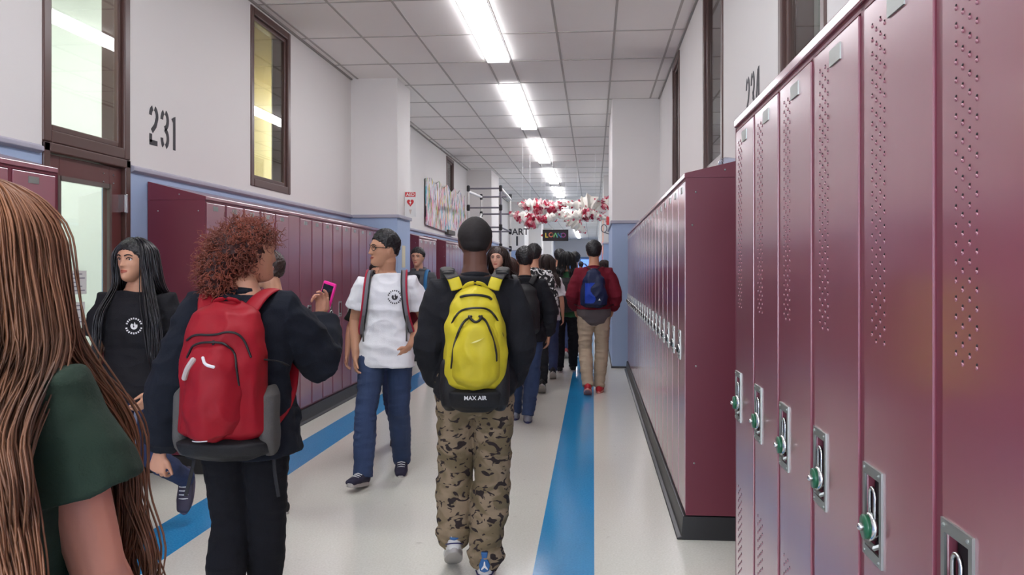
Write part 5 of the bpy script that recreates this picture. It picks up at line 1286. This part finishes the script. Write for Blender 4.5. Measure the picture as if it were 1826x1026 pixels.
crowd('distant person with brown face turned to the camera, left of the dark-haired pair', 992, 19, 178, 1.68, ('jacket', cloth('plum_jacket', (70, 40, 56)), 'long'), DJEAN, (150, 104, 84), seed=31, vox=0.013, hm=HAIRD)
crowd('dark-haired person in a black jacket walking ahead of the green shirt', 998, 14.6, -2, 1.80, ('jacket', BLACKC, 'long'), DJEAN, seed=32, J=W2, foot=F2, vox=0.011, shoe=mat('red_white_shoe', (150, 60, 62), 0.6))
crowd('person in green T-shirt with black hair and a black backpack, walking away', 1010, 12.5, -2, 1.71, ('t_shirt', cloth('green_tee', (48, 92, 60)), 0.85), BLACKC, (190, 140, 112), hair='long', hz=1.45, seed=33, J=dict(knL=(-0.1, 0.04, 0.5), anL=(-0.1, -0.1, 0.09), knR=(0.1, 0.1, 0.5), anR=(0.1, 0.1, 0.085)), pack=('black backpack with a grey strip on the person in the green T-shirt', BLKN), vox=0.009, female=True)
crowd('person with black hair between the green shirt and the maroon jacket', 1025, 15.0, -1, 1.76, ('jacket', BLACKC, 'long'), BLACKC, seed=34, J=W1, foot=F1, vox=0.011)
crowd('person in dark red top almost hidden behind the maroon jacket near the right column', 1077, 17.4, -1, 1.64, ('jacket', cloth('wine_top', (88, 30, 40)), 'long'), BLACKC, hm=HAIRD, hair='long', hz=1.3, seed=35, female=True, vox=0.011)
crowd('distant person in a blue top near the bright end of the corridor', 1036, 30, -1, 1.72, ('jacket', cloth('blue_top', (30, 60, 150)), 'long'), BLACKC, seed=36, vox=0.015)
crowd('distant person in a pale top left of the lettered board', 972, 17.5, 176, 1.6, ('t_shirt', cloth('grey_tee', (190, 186, 190)), 0.7), DJEAN, SK_TAN, seed=37, vox=0.013, hair='long', hm=HAIRD, female=True, hz=1.35)

# --- boy in the maroon jacket
p = crowd('boy in maroon jacket and khaki trousers with red shoes walking away near the right column', 1059, 10.35, 0, 1.80, ('jacket', cloth('maroon_jacket', (112, 26, 42)), 'long'), cloth('khaki', (178, 160, 138)), (190, 140, 116), seed=40,
          J=dict(elR=(0.25, -0.02, 1.13), elL=(-0.245, -0.02, 1.13), wrR=(0.22, 0.14, 0.97), wrL=(-0.22, 0.14, 0.97), knL=(-0.10, 0.02, 0.5), anL=(-0.07, -0.18, 0.12), knR=(0.09, 0.06, 0.5), anR=(0.06, 0.06, 0.085)),
          foot=dict(L=(26, 0), R=(0, 6)), shoe=mat('red_shoe', (190, 30, 44), 0.5), sole=mat('coral_sole', (226, 150, 140), 0.5), fit=0.025, hem=0.98, wide=1.03, vox=0.007)
b_ = MB(); p.torso(b_, 0.026, 0.87, 1.02); me = fuse(b_, 0.008, 3, 0.006, (9, 9, 9), 3); me.materials.append(cloth('grey_shirt', (98, 90, 92))); link('undershirt', me, None, p.root)
e = p.pack_root('blue and black drawstring bag on the boy in the maroon jacket', 'drawstring_bag', z=1.0); off = p.po
k_ = Pack([(1.00, 0.13, 0.10), (1.03, 0.155, 0.13), (1.15, 0.15, 0.14), (1.30, 0.12, 0.11), (1.40, 0.075, 0.07), (1.435, 0.05, 0.05)], -0.15)
bm_ = k_.mesh(seed=41, voxel=0.008, fold=0.018); BB = cloth('navy_nylon', (26, 36, 70), 0.45); padd(bm_, BB, 'bag', e); bm_.materials.append(cloth('royal_blue_nylon', (28, 64, 170), 0.4)); 
for f_ in bm_.polygons:
    c = f_.center + off
    if c.x < -0.01 + 0.03 * math.sin(c.z * 30) and c.x > -0.10 and 1.05 < c.z < 1.28 and c.y < -0.2: f_.material_index = 1
padd(Pack([(1.00, 0.13, 0.105), (1.03, 0.158, 0.135), (1.05, 0.158, 0.135)], -0.15).mesh(voxel=0.008, fold=0.002), ZIP, 'base', e)
b_ = MB(); b_.prism([(0.05, 1.085), (0.075, 1.085), (0.062, 1.108)], 'y', -0.298, -0.280); madd(b_, WPR, 'emblem', e)
for sx in (-1, 1):
    b_ = MB()
    for dx in (0, 0.012): b_.tube([(sx * (0.03 + dx), -0.20, 1.43), (sx * (0.10 + dx), -0.08, 1.50), (sx * (0.13 + dx), 0.03, 1.50), (sx * (0.15 + dx), 0.15, 1.38), (sx * (0.19 + dx), 0.14, 1.18), (sx * (0.215 + dx), -0.03, 1.03), (sx * 0.15, -0.19, 1.01)], 0.004, 6)
    madd(b_, ZIP, 'cord', e, smooth=True)
